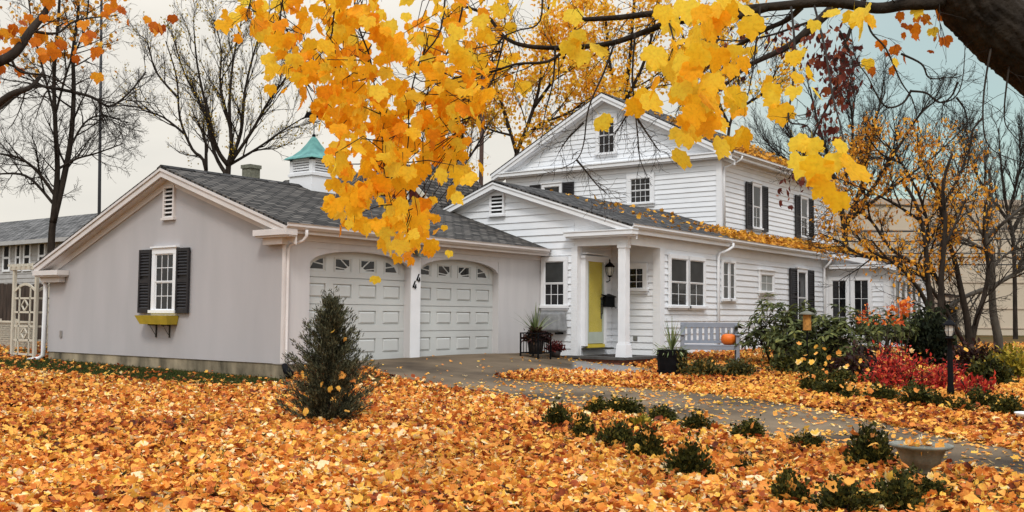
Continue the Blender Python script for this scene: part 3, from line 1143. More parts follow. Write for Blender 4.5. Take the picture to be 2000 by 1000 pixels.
mb.box(MX - .33, MX + .05, MY - .50, MYB + .50, 6.84, 6.88)
mb.box(MX - .24, MX - .05, MY - .2, MYB + .2, 6.68, 6.72)
mb.box(MX + .1, 40.4, MY - .03, MY + .06, 6.50, 6.74)
mb.box(MX + .05, 40.5, MY - .42, MY, 6.74, 6.78)
mb.box(MX + .05, 40.5, MY - .45, MY - .42, 6.70, 6.90)
mb.box(MX + .1, 40.4, MY - .12, MY - .03, 6.62, 6.74)
for (y1) in (MY - .50, MYB + .50):
    z1 = mz(y1)
    rake(mb, MX - .30, MR, MZ, y1, z1, .05, .16, .04, .02)
    rake(mb, MX - .28, MR, MZ - .02, y1, z1 - .02, .14, .27, .03, .02)
    rake(mb, MX - .25, MR, MZ, y1, z1, .27, .30, .02, .25)
    rake(mb, MX - .02, MR, MZ, y1, z1, .30, .44, .02, .015)
mb.build('cornice_trim', M['trim'], house)
mb = MB()
slope(mb, MX - .34, 40.6, MY - .54, mz(MY - .54), MR, MZ)
slope(mb, MX - .34, 40.6, MYB + .54, mz(MYB + .54), MR + .001, MZ)
mb.build('main_roof', M['shingle2'], house)
gutter('gutter', MX - .2, 40.6, MY - .46, mz(MY - .5) + .02, 'trim')
pipe([(30.35, 13.42, 6.80), (30.35, 13.44, 6.70), (30.25, 13.6, 6.58), (30.0, 13.86, 6.40), (29.97, 13.87, 6.2), (29.97, 13.87, 4.45)], 'trim')
window('X', MX, 17.92, 18.54, 7.26, 8.50, .12, (3, 2), (3, 2), base=.03, header=False)
window('X', MX, 16.50, 17.26, 5.44, 6.27, .15, (4, 2), (4, 2), base=.03, header=False)
window('X', MX, 20.18, 20.86, 5.00, 6.24, .1, (1, 1), (1, 1), base=.03)
shutter('X', MX, 19.56, 20.04, 4.95, 6.35, .03)
shutter('X', MX, 21.02, 21.48, 4.95, 6.35, .03)
for a in (31.7, 36.15):
    window('Y', MY, a + .60, a + 1.22, 4.66, 6.08, .09, (1, 1), (2, 2), base=.03)
    shutter('Y', MY, a, a + .48, 4.56, 6.15, .03)
    shutter('Y', MY, a + 1.34, a + 1.84, 4.56, 6.15, .03)

# ---- sun room at the far end
SX, SY = 33.9, 9.9
sz = lambda y: 3.40 + .235 * (y - 9.6)
mb = MB()
clap(mb, 'X', SX, [(SY, .66), (11.9, .66), (11.9, 3.12), (SY, 3.12)], .165)
clap(mb, 'Y', SY, [(SX, .66), (38.6, .66), (38.6, 3.12), (SX, 3.12)], .165)
mb.build('sunroom_wall', M['siding'], house)
mb = MB()
q = [(SY, 3.12), (13.9, 3.12), (13.9, sz(13.9) - .06), (SY, sz(SY) - .06)]
mb.prism([(SX - .02, a, z) for a, z in q], [(SX + .1, a, z) for a, z in q])
mb.box(SX + .1, 38.7, SY - .02, SY + .1, 3.12, sz(SY) - .06)
mb.box(SX - .3, SX, 9.62, 11.75, 3.24, 3.34)
mb.box(SX - .33, SX, 9.58, 11.75, 3.34, 3.365)
mb.box(SX - .05, SX - .001, SY - .05, SY + .14, .66, 3.12)
mb.box(SX - .049, SX + .14, SY - .051, SY - .001, .66, 3.12)
mb.box(SX - .05, SX - .001, 11.3 + .55, 11.95, .66, 3.12)
rake(mb, SX - .3, 13.94, sz(13.94), 9.55, sz(9.55), .05, .24, .03, .02)
rake(mb, SX - .28, 13.94, sz(13.94), 9.55, sz(9.55), .24, .27, 0, .26)
mb.box(SX - .26, 38.9, 9.62, SY, 3.30, 3.33)
mb.build('sunroom_trim', M['trim'], house)
mb = MB()
slope(mb, SX - .34, 38.95, 9.52, sz(9.52), 13.95, sz(13.95))
mb.build('sunroom_roof', M['shingle2'], house)
gutter('gutter', SX - .3, 38.95, 9.6, 3.40, 'trim')
for s0, s1 in ((11.26, 11.74), (10.52, 11.00)):
    window('X', SX, s0, s1, 1.0, 2.86, .11, (2, 3), (1, 1), double=False, base=.03, header=False)
for k in range(5):
    a = 34.45 + k * .66
    window('Y', SY, a, a + .5, 1.5, 2.84, .08, (1, 2), (1, 1), double=False, base=.03, header=False)

# ---- leaves lying on the roofs
rs = np.random.RandomState(7)


def roof_leaves(name, label, n, x0, x1, y0, y1, zf, dens):
    P = []
    while len(P) < n:
        x, y = rs.uniform(x0, x1), rs.uniform(y0, y1)
        if rs.rand() < dens(x, y):
            P.append((x, y, zf(y) + rs.uniform(.01, .05)))
    P = np.array(P)
    N = np.stack([rs.normal(0, .3, n), rs.normal(-.3, .3, n), np.ones(n)], 1)
    T = rs.normal(0, 1, (n, 3))
    o = leaves(name, MAPLE_LO, P, T, N, rs.uniform(.09, .16, n), rs.rand(n), M['roofleaf'], rs=rs)
    tag(o, label, None, None, 'stuff')


roof_leaves('roof_leaves', 'yellow leaves lying on the wing roof', 1900, 22, 33.5, 11.72, 13.9, wz,
            lambda x, y: max(.006, ss(25.5, 30, x) * math.exp(-((y - 11.7) / 1.0) ** 2)))
roof_leaves('roof_leaves', 'thin scatter of yellow leaves on the upper wing roof', 110, 22, 29.5, 12, 15.5, wz, lambda x, y: .5)
roof_leaves('roof_leaves', 'orange leaves covering the sun room roof', 2000, 33.7, 38.9, 9.6, 13.9, sz,
            lambda x, y: .2 + .8 * math.exp(-((y - 9.8) / 2.5) ** 2))
roof_leaves('roof_leaves', 'orange leaves lying along the main roof eave', 1500, 29.9, 40.4, 13.5, 17, mz,
            lambda x, y: max(.12, math.exp(-((y - 13.5) / 1.2) ** 2)))
# ------------------------------------------------------------------ things fixed to or standing by the house
def lantern(t, c, sc, parts=True):
    """carriage lantern, its foot at the point c"""
    x, y, z = c
    mb = MB()
    mb.lathe((x, y, z), [(.02 * sc, 0), (.05 * sc, .02 * sc), (.07 * sc, .05 * sc)], 6)
    for k in range(6):
        a = k * math.pi / 3
        p = lambda r, h: (x + r * sc * math.cos(a), y + r * sc * math.sin(a), z + h * sc)
        mb.tube([p(.07, .05), p(.105, .16), p(.10, .27)], .007 * sc, 4)
    mb.lathe((x, y, z), [(.135 * sc, .27 * sc), (.125 * sc, .30 * sc), (.07 * sc, .36 * sc), (.03 * sc, .39 * sc), (.018 * sc, .43 * sc), (.022 * sc, .45 * sc), (.004 * sc, .49 * sc)], 12)
    mb.build('lantern_frame', M['black'], t)
    mb = MB()
    mb.lathe((x, y, z), [(.062 * sc, .055 * sc), (.097 * sc, .16 * sc), (.092 * sc, .27 * sc)], 6)
    mb.build('lantern_glass', M['lglass'], t)
    mb = MB()
    mb.lathe((x, y, z), [(.015 * sc, .05 * sc), (.02 * sc, .14 * sc), (.03 * sc, .2 * sc), (.01 * sc, .235 * sc)], 8)
    mb.build('bulb', M['white'], t)


t = thing('wall_lantern', 'black carriage lantern on the porch wall right of the yellow door', 'lantern', (21.66, 13.28, 2.5))
lantern(t, (21.66, 13.12, 2.56), .95)
mb = MB()
mb.lathe((21.66, 13.285, 2.56), [(.05, -.07), (.06, -.05), (.06, .05), (.05, .07)], 10)
mb.tube([(21.66, 13.28, 2.52), (21.66, 13.20, 2.44), (21.66, 13.12, 2.48), (21.66, 13.12, 2.57)], .014, 6)
mb.build('bracket', M['black'], t, True)

t = thing('mailbox', 'black mailbox hanging on the porch wall under the carriage lantern', 'mailbox', (21.82, 13.29, 1.84))
mb = MB()
mb.box(21.50, 21.93, 13.13, 13.295, 1.82, 2.08)
mb.build('mail_case', M['black'], t, bevel=.012)
mb = MB()
mb.hexa([(21.48, 13.10, 2.06), (21.95, 13.10, 2.06), (21.95, 13.297, 2.13), (21.48, 13.297, 2.13),
         (21.48, 13.10, 2.085), (21.95, 13.10, 2.085), (21.95, 13.297, 2.155), (21.48, 13.297, 2.155)])
mb.build('lid', M['black'], t)
mb = MB()
mb.tube([(21.72, 13.14, 1.85), (21.72, 13.10, 1.79), (21.72, 13.06, 1.82)], .008, 5)
mb.tube([(21.92, 13.14, 1.85), (21.92, 13.10, 1.79), (21.92, 13.06, 1.82)], .008, 5)
mb.build('paper_hook', M['black'], t)

t = thing('floodlight', 'small twin floodlight under the garage eave between the doors', 'floodlight', (15.88, 14.41, 2.9))
mb = MB()
mb.box(15.80, 15.95, 14.36, 14.42, 2.86, 2.99)
mb.tube([(15.88, 14.36, 2.9), (15.9, 14.3, 2.86)], .015, 6)
mb.build('bracket', M['greystone'], t)
for k, x in enumerate((15.83, 16.0)):
    mb = MB()
    mb.hexa([(x - .05, 14.33, 2.84), (x + .06, 14.33, 2.84), (x + .06, 14.33, 2.93), (x - .05, 14.33, 2.93),
             (x - .08, 14.19, 2.80), (x + .09, 14.19, 2.80), (x + .09, 14.19, 2.92), (x - .08, 14.19, 2.92)])
    mb.build('lamp_head', M['greystone'], t)

t = thing('window_box', 'ochre yellow flower box under the garage gable window', 'flower box', (12.3, 18.1, 1.36))
mb = MB()
mb.prism([(12.06, 17.62, 1.53), (12.06, 18.74, 1.53), (12.10, 18.60, 1.35), (12.10, 17.66, 1.35)],
         [(12.34, 17.62, 1.53), (12.34, 18.74, 1.53), (12.34, 18.60, 1.35), (12.34, 17.66, 1.35)])
mb.build('trough', M['ochre'], t)
for y in (17.90, 18.36):
    mb = MB()
    mb.box(12.325, 12.349, y, y + .025, 1.08, 1.35)
    mb.box(12.14, 12.325, y + .002, y + .023, 1.325, 1.35)
    mb.tube([(12.33, y + .012, 1.12), (12.18, y + .012, 1.33)], .006, 5)
    mb.build('bracket', M['tape'], t)

t = thing('air_conditioner', 'wall air conditioner under a grey vinyl cover below the wing window', 'air conditioner', (20.35, 14.0, 1.2))
rr = random.Random(3)
mb = MB()
a = [(20.13, 13.60, 1.22), (20.13, 14.36, 1.22), (20.5, 14.36, 1.20), (20.5, 13.60, 1.20)]
b_ = [(20.16, 13.63, 1.66), (20.16, 14.34, 1.66), (20.5, 14.34, 1.68), (20.5, 13.63, 1.68)]
mb.prism(a, b_)
mb.build('vinyl_cover', M['coverg'], t, bevel=.04)
mb = MB()
for y in (13.75, 14.2):
    mb.box(20.2, 20.53, y, y + .03, 1.14, 1.19)
mb.build('bracket', M['black'], t)

tg = MB()
tg.box(20.75, 21.55, 12.3, 12.9, .637, .652)
tag(tg.build('doormat', M['pot'], None, loc=(21.1, 12.6, .637)), 'dark doormat on the porch slab in front of the yellow door', 'doormat')


# ------------------------------------------------------------------ plants: generators
def unit(rs, n):
    v = rs.normal(0, 1, (n, 3))
    return nrm(v)


def ellip_shrub(root, c, rad, n, leaf, mat_, tm, seed, clumps=14, up=.4, shell=.55, name='foliage', sprig=None):
    """leaves in clumps spread through an ellipsoid that sits on the ground at c"""
    rs = np.random.RandomState(seed)
    c = np.array(c, float)
    rad = np.array(rad, float)
    q = unit(rs, clumps) * (shell + (1 - shell) * rs.rand(clumps, 1) ** .6)
    q[:, 2] = np.abs(q[:, 2]) * 1.0 - .10
    cl = c + q * rad * np.array([1, 1, 1.0]) * .82
    k = rs.randint(0, clumps, n)
    off = rs.normal(0, 1, (n, 3)) * rad * .21
    P = cl[k] + off
    lowest = c[2] + .01
    P[:, 2] = np.maximum(P[:, 2], lowest + rs.rand(n) * .04)
    out = nrm(P - (c + np.array([0, 0, rad[2] * .15])))
    T = out * .8 + rs.normal(0, .5, (n, 3)) + np.array([0, 0, up])
    N = rs.normal(0, .6, (n, 3)) + np.array([0, 0, .7]) + out * .4
    S = leaf * rs.uniform(.65, 1.3, n)
    return leaves(name, tm, P, T, N, S, np.clip(rs.rand(n) * .8 + .2 * rs.rand(clumps)[k], 0, 1), mat_, root, rs=rs)


def stems(root, c, rad, n, seed, mat_='bark', r=.02, name='stem', lo=0.0, spread=.8):
    rs = np.random.RandomState(seed)
    mb = MB()
    for k in range(n):
        d = unit(rs, 1)[0]
        e = np.array(c) + np.array([d[0] * rad[0] * spread, d[1] * rad[1] * spread, rad[2] * rs.uniform(.5, .95)])
        b0 = np.array(c) + np.array([d[0] * rad[0] * .12, d[1] * rad[1] * .12, -.05])
        m1 = b0 * .6 + e * .4 + rs.normal(0, .07, 3) * rad[0]
        m2 = b0 * .25 + e * .75 + rs.normal(0, .09, 3) * rad[0]
        mb.tube([b0, m1, m2, e], [r, r * .8, r * .55, r * .2], 5)
        for q in range(3):
            s = m1 + (e - m1) * rs.rand()
            mb.tube([s, s + rs.normal(0, .16, 3) * rad[0] + np.array([0, 0, rad[2] * .15])], [r * .45, r * .15], 4)
    return mb.build(name, M[mat_], root, True)


def gp(px, py):
    p = hit(px, py)
    return p


def pxm(px, p):
    """metres for so many photograph pixels at the point p"""
    return px * float(np.dot(np.array(p) - CAM, FWD)) / F_PX


# ---- juniper in the lawn
p = gp(640, 826)
t = thing('juniper_bush', 'tall upright juniper standing in the leaf-covered lawn before the garage', 'evergreen shrub', p)
rs = np.random.RandomState(11)
NB = 400
Pl, Tl, Nl, Sl = [], [], [], []
sm = MB()
sm.tube([p + np.array([0, 0, -.05]), p + np.array([.02, .01, .8]), p + np.array([.04, 0, 1.45])], [.035, .022, .006], 6)
H = 1.42
for k in range(NB):
    h = rs.rand() ** 1.15
    z = .03 + h * H
    rmax = .61 * (1 - h) ** .9 + .05
    if h < .2:
        rmax *= .74 + h * 1.3
    a = rs.rand() * 2 * math.pi
    L = rmax * (rs.uniform(.45, .95) if rs.rand() < .72 else rs.uniform(.95, 1.38))
    d = np.array([math.cos(a), math.sin(a), rs.uniform(.5, 1.3) + h * .9])
    s = p + np.array([.03 * h, 0, z - .25 * L])
    ln = L * math.hypot(1, .35)
    tip = s + np.array([math.cos(a) * L, math.sin(a) * L, (.45 + .6 * h) * L + .05])
    mid = s * .45 + tip * .55 + np.array([0, 0, -.05 * L])
    if k % 3 == 0:
        sm.tube([s, mid, tip], [.006, .004, .001], 4)
    m_ = int(42 + 110 * L)
    for q in range(m_):
        u = rs.rand() ** .7
        b0 = s * (1 - u) ** 2 + 2 * u * (1 - u) * mid + u * u * tip
        Pl.append(b0 + rs.normal(0, .016, 3))
        Tl.append(nrm((tip - s)[None])[0] + rs.normal(0, .38, 3) + np.array([0, 0, .3]))
        Nl.append(rs.normal(0, 1, 3))
        Sl.append(rs.uniform(.035, .07))
for k in range(16):   # the few long leaders that break the outline
    a = rs.rand() * 6.28
    s = p + np.array([0, 0, rs.uniform(.7, 1.25)])
    tip = s + np.array([math.cos(a) * rs.uniform(.1, .3), math.sin(a) * rs.uniform(.1, .3), rs.uniform(.3, .48)])
    sm.tube([s, tip], [.007, .002], 4)
    for q in range(70):
        u = rs.rand()
        Pl.append(s + (tip - s) * u + rs.normal(0, .02, 3))
        Tl.append(nrm((tip - s)[None])[0] + rs.normal(0, .5, 3))
        Nl.append(rs.normal(0, 1, 3))
        Sl.append(rs.uniform(.04, .075))
leaves('foliage', [diamond(.10)], Pl, Tl, Nl, Sl, rs.rand(len(Pl)), M['juniper'], t, rs=rs)
sm.build('stem', M['bark'], t)

# ---- boxwoods: four kinds, copied along the beds
BOX = []
for k in range(4):
    t = thing('boxwood_shrub', 'x', 'shrub', (0, 0, 0), 'low boxwood shrubs along the driveway beds')
    ellip_shrub(t, (0, 0, .02), (.5, .5, .80), 2600, .105, M['boxleaf'], DIA, 20 + k, clumps=16 + 3 * k, up=.9, shell=.3)
    stems(t, (0, 0, 0), (.4, .4, .6), 7, 30 + k, r=.012)
    BOX.append(t)
rb = random.Random(9)
SPOTS = [  # pixel of the foot, width in pixels, height against width, label
    (1090, 836, 50, .92, 'dark boxwood at the left end of the near bed, farthest left of all'),
    (1137, 860, 44, 1.0, 'small boxwood second from the left end of the near bed'),
    (1200, 878, 60, .92, 'rounded boxwood third from the left in the near bed front row'),
    (1262, 900, 66, .9, 'boxwood left of the largest dark one in the near bed front row'),
    (1345, 936, 80, .88, 'largest dark boxwood ending the near bed front row, leaves piled at its foot'),
    (1166, 812, 44, .7, 'small boxwood behind the second one, at the left driveway edge'),
    (1222, 808, 66, .5, 'flat wide boxwood at the driveway edge, left one of the back row'),
    (1294, 824, 52, .55, 'flat boxwood at the driveway edge with a yellow leaf fern before it'),
    (1362, 845, 60, .6, 'boxwood at the driveway edge above the largest dark one'),
    (1463, 860, 66, .52, 'low spreading boxwood alone at the driveway edge mid way to the urn'),
    (1572, 880, 58, .62, 'low boxwood at the driveway edge left of the tall one beside the urn'),
    (1700, 915, 82, .88, 'tall bushy boxwood left of the stone urn'),
    (1448, 925, 40, .7, 'sparse little boxwood alone in the leaves right of the largest dark one'),
    (1545, 992, 66, .95, 'boxwood at the bottom of the picture, leftmost of the nearest ones'),
    (1650, 1008, 104, .65, 'wide boxwood at the bottom of the picture between two others'),
    (1748, 1003, 92, .75, 'boxwood at the bottom of the picture below and left of the urn'),
    (1800, 974, 84, .60, 'low boxwood right under the bowl of the stone urn'),
    (1590, 766, 52, .7, 'low boxwood across the driveway, left end of the far bed row'),
    (1628, 774, 60, .6, 'low boxwood second in the far bed row across the driveway'),
    (1660, 782, 40, .6, 'small boxwood third in the far bed row across the driveway'),
    (1722, 786, 58, .6, 'low boxwood in the far bed row left of the red azalea foot'),
    (1790, 795, 66, .6, 'low boxwood in the far bed row in front of the red azalea'),
    (1842, 800, 46, .75, 'low boxwood in the far bed row just left of the lamp post'),
    (1878, 808, 46, .55, 'low boxwood in the far bed row just right of the lamp post'),
    (1922, 800, 58, .68, 'rounded boxwood right of the lamp post, set back a little'),
    (1972, 816, 60, .6, 'low boxwood at the right edge beside the white birdbath'),
    (1700, 752, 56, .45, 'flat boxwood behind the far bed row under the rhododendron'),
    (1640, 748, 60, .4, 'flat boxwood behind the left end of the far bed row'),
]
for i, (px, py, w, hr, lab) in enumerate(SPOTS):
    q = gp(px, py)
    wm = pxm(w, q)
    if i < 4:
        o = BOX[i]
        o.location = Vector(q)
        o['label'] = lab
    else:
        o = copy_thing(BOX[i % 4], q, rb.uniform(0, 6.28), lab)
    o.rotation_euler = (0, 0, rb.uniform(0, 6.28))
    o.scale = (wm * 1.14, wm * 1.14, wm * hr * 1.30)


# ---- larger shrubs
def shrub(name, label, cat, px, py, w, h, n, leaf, mat_, tm, seed, stem=6, clumps=16, up=.4, shell=.5, depth=None, lift=0.0, stemmat='bark', sr=.018, group=None):
    q = gp(px, py) if depth is None else None
    if depth is not None:
        a = at(px, py, depth)
        q = np.array([a[0], a[1], g(a[0], a[1])])
    wm, hm = pxm(w, q), pxm(h, q)
    t = thing(name, label, cat, q, group)
    ellip_shrub(t, q + np.array([0, 0, hm * lift]), (wm / 2, wm / 2, hm * (1 - lift)), n, leaf, mat_, tm, seed, clumps, up, shell)
    if stem:
        stems(t, q, (wm / 2, wm / 2, hm * .8), stem, seed + 1, stemmat, sr)
    return t


def whorl_shrub(name, label, cat, px, py, w, h, nw, leaf, seed, lift, group, sr=.02, depth=None, mat_='rholeaf'):
    """rhododendron: rosettes of long leaves at the ends of bare forking stems"""
    rs = np.random.RandomState(seed)
    if depth is None:
        q = gp(px, py)
    else:
        a = at(px, py, depth)
        q = np.array([a[0], a[1], g(a[0], a[1])])
    wm, hm = pxm(w, q), pxm(h, q)
    t = thing(name, label, cat, q, group)
    sm = MB()
    P, T, N, S, Rn = [], [], [], [], []
    mains = []
    for k in range(6):
        a = k * 1.05 + rs.rand()
        e = q + np.array([math.cos(a) * wm * .25, math.sin(a) * wm * .25, hm * (lift + .2) * rs.uniform(.8, 1.2)])
        b0 = q + np.array([math.cos(a) * .06, math.sin(a) * .06, -.05])
        md = (b0 + e) / 2 + rs.normal(0, .06, 3)
        sm.tube([b0, md, e], [sr, sr * .85, sr * .7], 6)
        mains.append((b0, md, e))
    for k in range(nw):
        u = unit(rs, 1)[0]
        u[2] = abs(u[2])
        rr_ = rs.uniform(.55, 1.0) if rs.rand() < .8 else rs.uniform(.2, .55)
        z = hm * (lift + (1 - lift) * u[2] * rr_)
        c = q + np.array([u[0] * wm * .5 * rr_, u[1] * wm * .5 * rr_, z])
        m_ = min(mains, key=lambda m: np.linalg.norm(m[2] - c))
        s = m_[1] + (m_[2] - m_[1]) * rs.rand()
        md = s * .5 + c * .5 + rs.normal(0, .05, 3) + np.array([0, 0, -.03])
        sm.tube([s, md, c], [sr * .5, sr * .35, sr * .18], 4)
        nl = rs.randint(7, 12)
        ax = nrm((u + np.array([0, 0, .8]))[None])[0]
        for j in range(nl):
            a = j * 2.4 + rs.rand()
            side = np.cross(ax, [math.cos(a), math.sin(a), .3])
            side = side / max(1e-6, np.linalg.norm(side))
            P.append(c + rs.normal(0, .012, 3))
            T.append(side * 1.0 + ax * rs.uniform(-.5, .6))
            N.append(ax + side * .2 + rs.normal(0, .1, 3))
            S.append(leaf * rs.uniform(.7, 1.25))
            Rn.append(min(1, max(0, rs.rand() * .9)))
    leaves('foliage', LONG, P, T, N, S, Rn, M[mat_], t, rs=rs)
    sm.build('stem', M['bark'], t)
    return t


RG = 'rhododendrons along the wing wall'
whorl_shrub('rhododendron', 'open leggy rhododendron nearest the bench, white wall showing through it', 'shrub', 1512, 712, 150, 140, 92, .19, 41, .28, RG)
whorl_shrub('rhododendron', 'dense dark rhododendron under the shuttered wing window', 'shrub', 1562, 722, 140, 138, 150, .18, 42, .15, RG)
whorl_shrub('rhododendron', 'rhododendron behind the bird feeder, reaching the glazed sun room doors', 'shrub', 1640, 726, 150, 132, 150, .18, 43, .15, RG)
whorl_shrub('rhododendron', 'bare-stemmed rhododendron before the sun room corner', 'shrub', 1726, 716, 130, 118, 95, .18, 44, .50, RG, .026)
whorl_shrub('rhododendron', 'rhododendron right of the sun room corner below its side windows', 'shrub', 1800, 712, 110, 112, 130, .18, 45, .40, RG)
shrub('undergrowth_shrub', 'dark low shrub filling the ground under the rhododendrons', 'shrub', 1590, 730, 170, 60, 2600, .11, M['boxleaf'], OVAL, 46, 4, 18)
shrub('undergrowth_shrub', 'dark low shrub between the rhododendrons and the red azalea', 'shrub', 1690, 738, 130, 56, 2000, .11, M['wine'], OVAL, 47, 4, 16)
shrub('burning_bush', 'spindly bush with scarlet and orange leaves above the rhododendrons', 'shrub', 1722, 724, 90, 146, 85, .11, M['emberleaf'], OVAL, 48, 7, 9, .3, .6, None, .62)
shrub('burning_bush', 'small orange and yellow leaved bush below the sun room side windows', 'shrub', 1764, 722, 44, 136, 90, .12, M['emberleaf'], OVAL, 148, 4, 5, .3, .6, None, .78)
shrub('azalea', 'large scarlet azalea behind the low boxwood row', 'shrub', 1768, 762, 150, 86, 1900, .075, M['redleaf'], OVAL, 49, 9, 26, .5, .35)
shrub('azalea', 'smaller dull red azalea left of the lamp post', 'shrub', 1848, 764, 90, 66, 1000, .075, M['redleaf'], OVAL, 50, 6, 14, .5, .35)
shrub('azalea', 'low red azalea twigs right of the lamp post', 'shrub', 1905, 772, 80, 42, 380, .09, M['redleaf'], OVAL, 51, 6, 9, .5, .35)
shrub('yew_bush', 'nearly black yew bush behind the red azalea, before the tree trunks', 'evergreen shrub', 1824, 700, 84, 110, 3600, .12, M['yew'], DIA, 52, 5, 22, .6, .3, 24)
shrub('barberry_hedge', 'wine-dark barberry clump behind the lamp post', 'shrub', 1905, 735, 110, 66, 2600, .10, M['wine'], OVAL, 53, 8, 24, .6, .35)
shrub('barberry_hedge', 'dark green clump right of the wine-dark barberry', 'shrub', 1938, 752, 80, 56, 1900, .10, M['boxleaf'], OVAL, 54, 6, 18, .6, .35)
shrub('ninebark_bush', 'yellow-green bush at the right edge before the beige building', 'shrub', 1985, 742, 100, 64, 1900, .10, M['ygreen'], OVAL, 55, 6, 18, .6, .35)
shrub('cotoneaster_hedge', 'low olive and orange hedge in front of the bench, left half', 'shrub', 1378, 738, 78, 32, 2200, .075, M['hedge'], OVAL, 56, 5, 20, .5, .25)
shrub('cotoneaster_hedge', 'low dark hedge in front of the bench, right half', 'shrub', 1442, 737, 72, 33, 2200, .075, M['hedge'], OVAL, 57, 5, 20, .5, .25)
shrub('fern_clump', 'pale yellow fern clump among the leaves between the boxwoods', 'fern', 1249, 838, 34, 26, 160, .10, M['ygreen'], LONG, 58, 0, 8, 1.2, .2)

q = gp(1536, 716)
mb = MB()
w = pxm(26, q)
mb.lathe(q, [(w * .9, -.05), (w * 1.0, w * .35), (w * .85, w * .9), (w * .5, w * 1.25), (w * .1, w * 1.35)], 9)
tag(mb.build('boulder', M['feedw'], None, True, loc=q), 'rusty brown boulder at the foot of the leggy rhododendron', 'boulder')

# ---- bench and pumpkin
bc = at(1386, 712, 24.0)
bc[2] = g(bc[0], bc[1])
ba = math.atan2(RT[1], RT[0]) - R(8)
t = thing('garden_bench', 'blue-grey slatted garden bench before the white wing wall', 'bench', bc)
BL = 1.36


def blocal(parts, name, m_='benchgrey'):
    mb = MB()
    for (x0, x1, y0, y1, z0, z1) in parts:
        mb.box(x0, x1, y0, y1, z0, z1)
    mb.v = [(x + bc[0], y + bc[1], z + bc[2]) for x, y, z in mb.v]
    return mb.build(name, M[m_], t, bevel=.006)


hl = BL / 2
blocal([(-hl, hl, -.27 + k * .1, -.18 + k * .1, .41, .435) for k in range(5)] + [(-hl + .02, hl - .02, -.265, -.235, .32, .41), (-hl + .02, hl - .02, .2, .23, .32, .41)], 'seat')
sl = [(-hl, hl, .215, .25, .84, .96), (-hl, hl, .215, .25, .46, .53)]
for k in range(10):
    x = -hl + .03 + k * (BL - .15) / 9
    sl.append((x, x + .085, .22, .245, .53, .84))
blocal(sl, 'backrest')
for sx in (-1, 1):
    x = sx * (hl - .04)
    blocal([(x - .04, x + .04, -.27, -.19, -.05, .66)], 'leg')
    blocal([(x - .04, x + .04, .18, .25, -.05, .92)], 'leg')
    blocal([(x - .05, x + .05, -.31, .25, .66, .69)], 'armrest')
t.rotation_euler = (0, 0, ba)

# pumpkin sits on the bench seat
off = Matrix.Rotation(ba, 3, 'Z') @ Vector((hl - .24, -.03, .435))
pk = np.array(bc) + np.array(off)
t = thing('pumpkin', 'round orange pumpkin on the right end of the grey bench', 'pumpkin', pk)
mb = MB()
n0 = 40
prof = [(.02, .012), (.10, .004), (.155, .05), (.178, .12), (.170, .19), (.13, .245), (.06, .262), (.02, .25)]
for r, z in prof:
    for k in range(n0):
        a = 2 * math.pi * k / n0
        rr_ = r * (1 + .045 * abs(math.sin(a * 5)) - .02)
        mb.v.append((pk[0] + rr_ * math.cos(a), pk[1] + rr_ * math.sin(a), pk[2] + z))
for i in range(len(prof) - 1):
    for k in range(n0):
        k2 = (k + 1) % n0
        mb.f.append((i * n0 + k, i * n0 + k2, (i + 1) * n0 + k2, (i + 1) * n0 + k))
mb.f.append(tuple(reversed(range(n0))))
mb.f.append(tuple((len(prof) - 1) * n0 + k for k in range(n0)))
mb.build('rind', M['pumpkin'], t, True)
mb = MB()
mb.tube([pk + np.array([0, 0, .24]), pk + np.array([.005, 0, .30]), pk + np.array([.03, .01, .345])], [.022, .014, .016], 7)
mb.build('stalk', M['stemg'], t)


# ---- planters
def spikes(t, c, n, L, seed, spread=.7):
    rs = np.random.RandomState(seed)
    V, F, Rr = [], [], []
    for k in range(n):
        a = rs.rand() * 6.28
        tilt = rs.rand() ** .8 * spread
        l = L * rs.uniform(.7, 1.05)
        d = np.array([math.cos(a) * tilt, math.sin(a) * tilt, 1.0])
        d /= np.linalg.norm(d)
        side = np.array([-math.sin(a), math.cos(a), 0])
        w = .016
        base = len(V)
        for j in range(6):
            u = j / 5
            q = np.array(c) + d * l * u + np.array([math.cos(a), math.sin(a), -.6]) * tilt * l * .35 * u * u
            ww = w * (1 - u) * (.6 + .8 * min(1, u * 3)) + .001
            V += [q - side * ww, q + side * ww]
        for j in range(5):
            b0 = base + 2 * j
            F += [(b0, b0 + 1, b0 + 3), (b0, b0 + 3, b0 + 2)]
        Rr += [rs.rand()] * 12
    fast_mesh('spiky_leaves', V, F, Rr, M['spike'], t)


q = gp(1312, 735)
t = thing('barrel_planter', 'black half-barrel planter with a spiky plant left of the bench', 'planter', q)
w = pxm(57, q) / 2
hgt = pxm(52, q)
mb = MB()
mb.lathe(q, [(w * .86, -.05), (w * .97, hgt * .45), (w, hgt), (w * .92, hgt), (w * .9, hgt - .06)], 12)
mb.build('barrel', M['black'], t)
mb = MB()
for z in (.14, .78):
    mb.lathe(q, [(w * .985, hgt * z), (w * 1.02, hgt * z), (w * 1.02, hgt * (z + .09)), (w * .985, hgt * (z + .09))], 12)
mb.build('hoop', M['black'], t)
spikes(t, q + np.array([0, 0, hgt - .05]), 26, .74, 61)
rs = np.random.RandomState(62)
n = 150
a = rs.rand(n) * 6.28
rr_ = w * rs.uniform(.4, 1.02, n)
P = np.stack([q[0] + rr_ * np.cos(a), q[1] + rr_ * np.sin(a), q[2] + hgt + rs.normal(-.02, .05, n)], 1)
out = np.stack([np.cos(a), np.sin(a), rs.uniform(-1.2, .8, n)], 1)
leaves('trailing_grass', [diamond(.07, .0)], P, out, rs.normal(0, .5, (n, 3)) + np.array([0, 0, 1]), rs.uniform(.10, .20, n), rs.rand(n), M['spike'], t, rs=rs)
n = 420
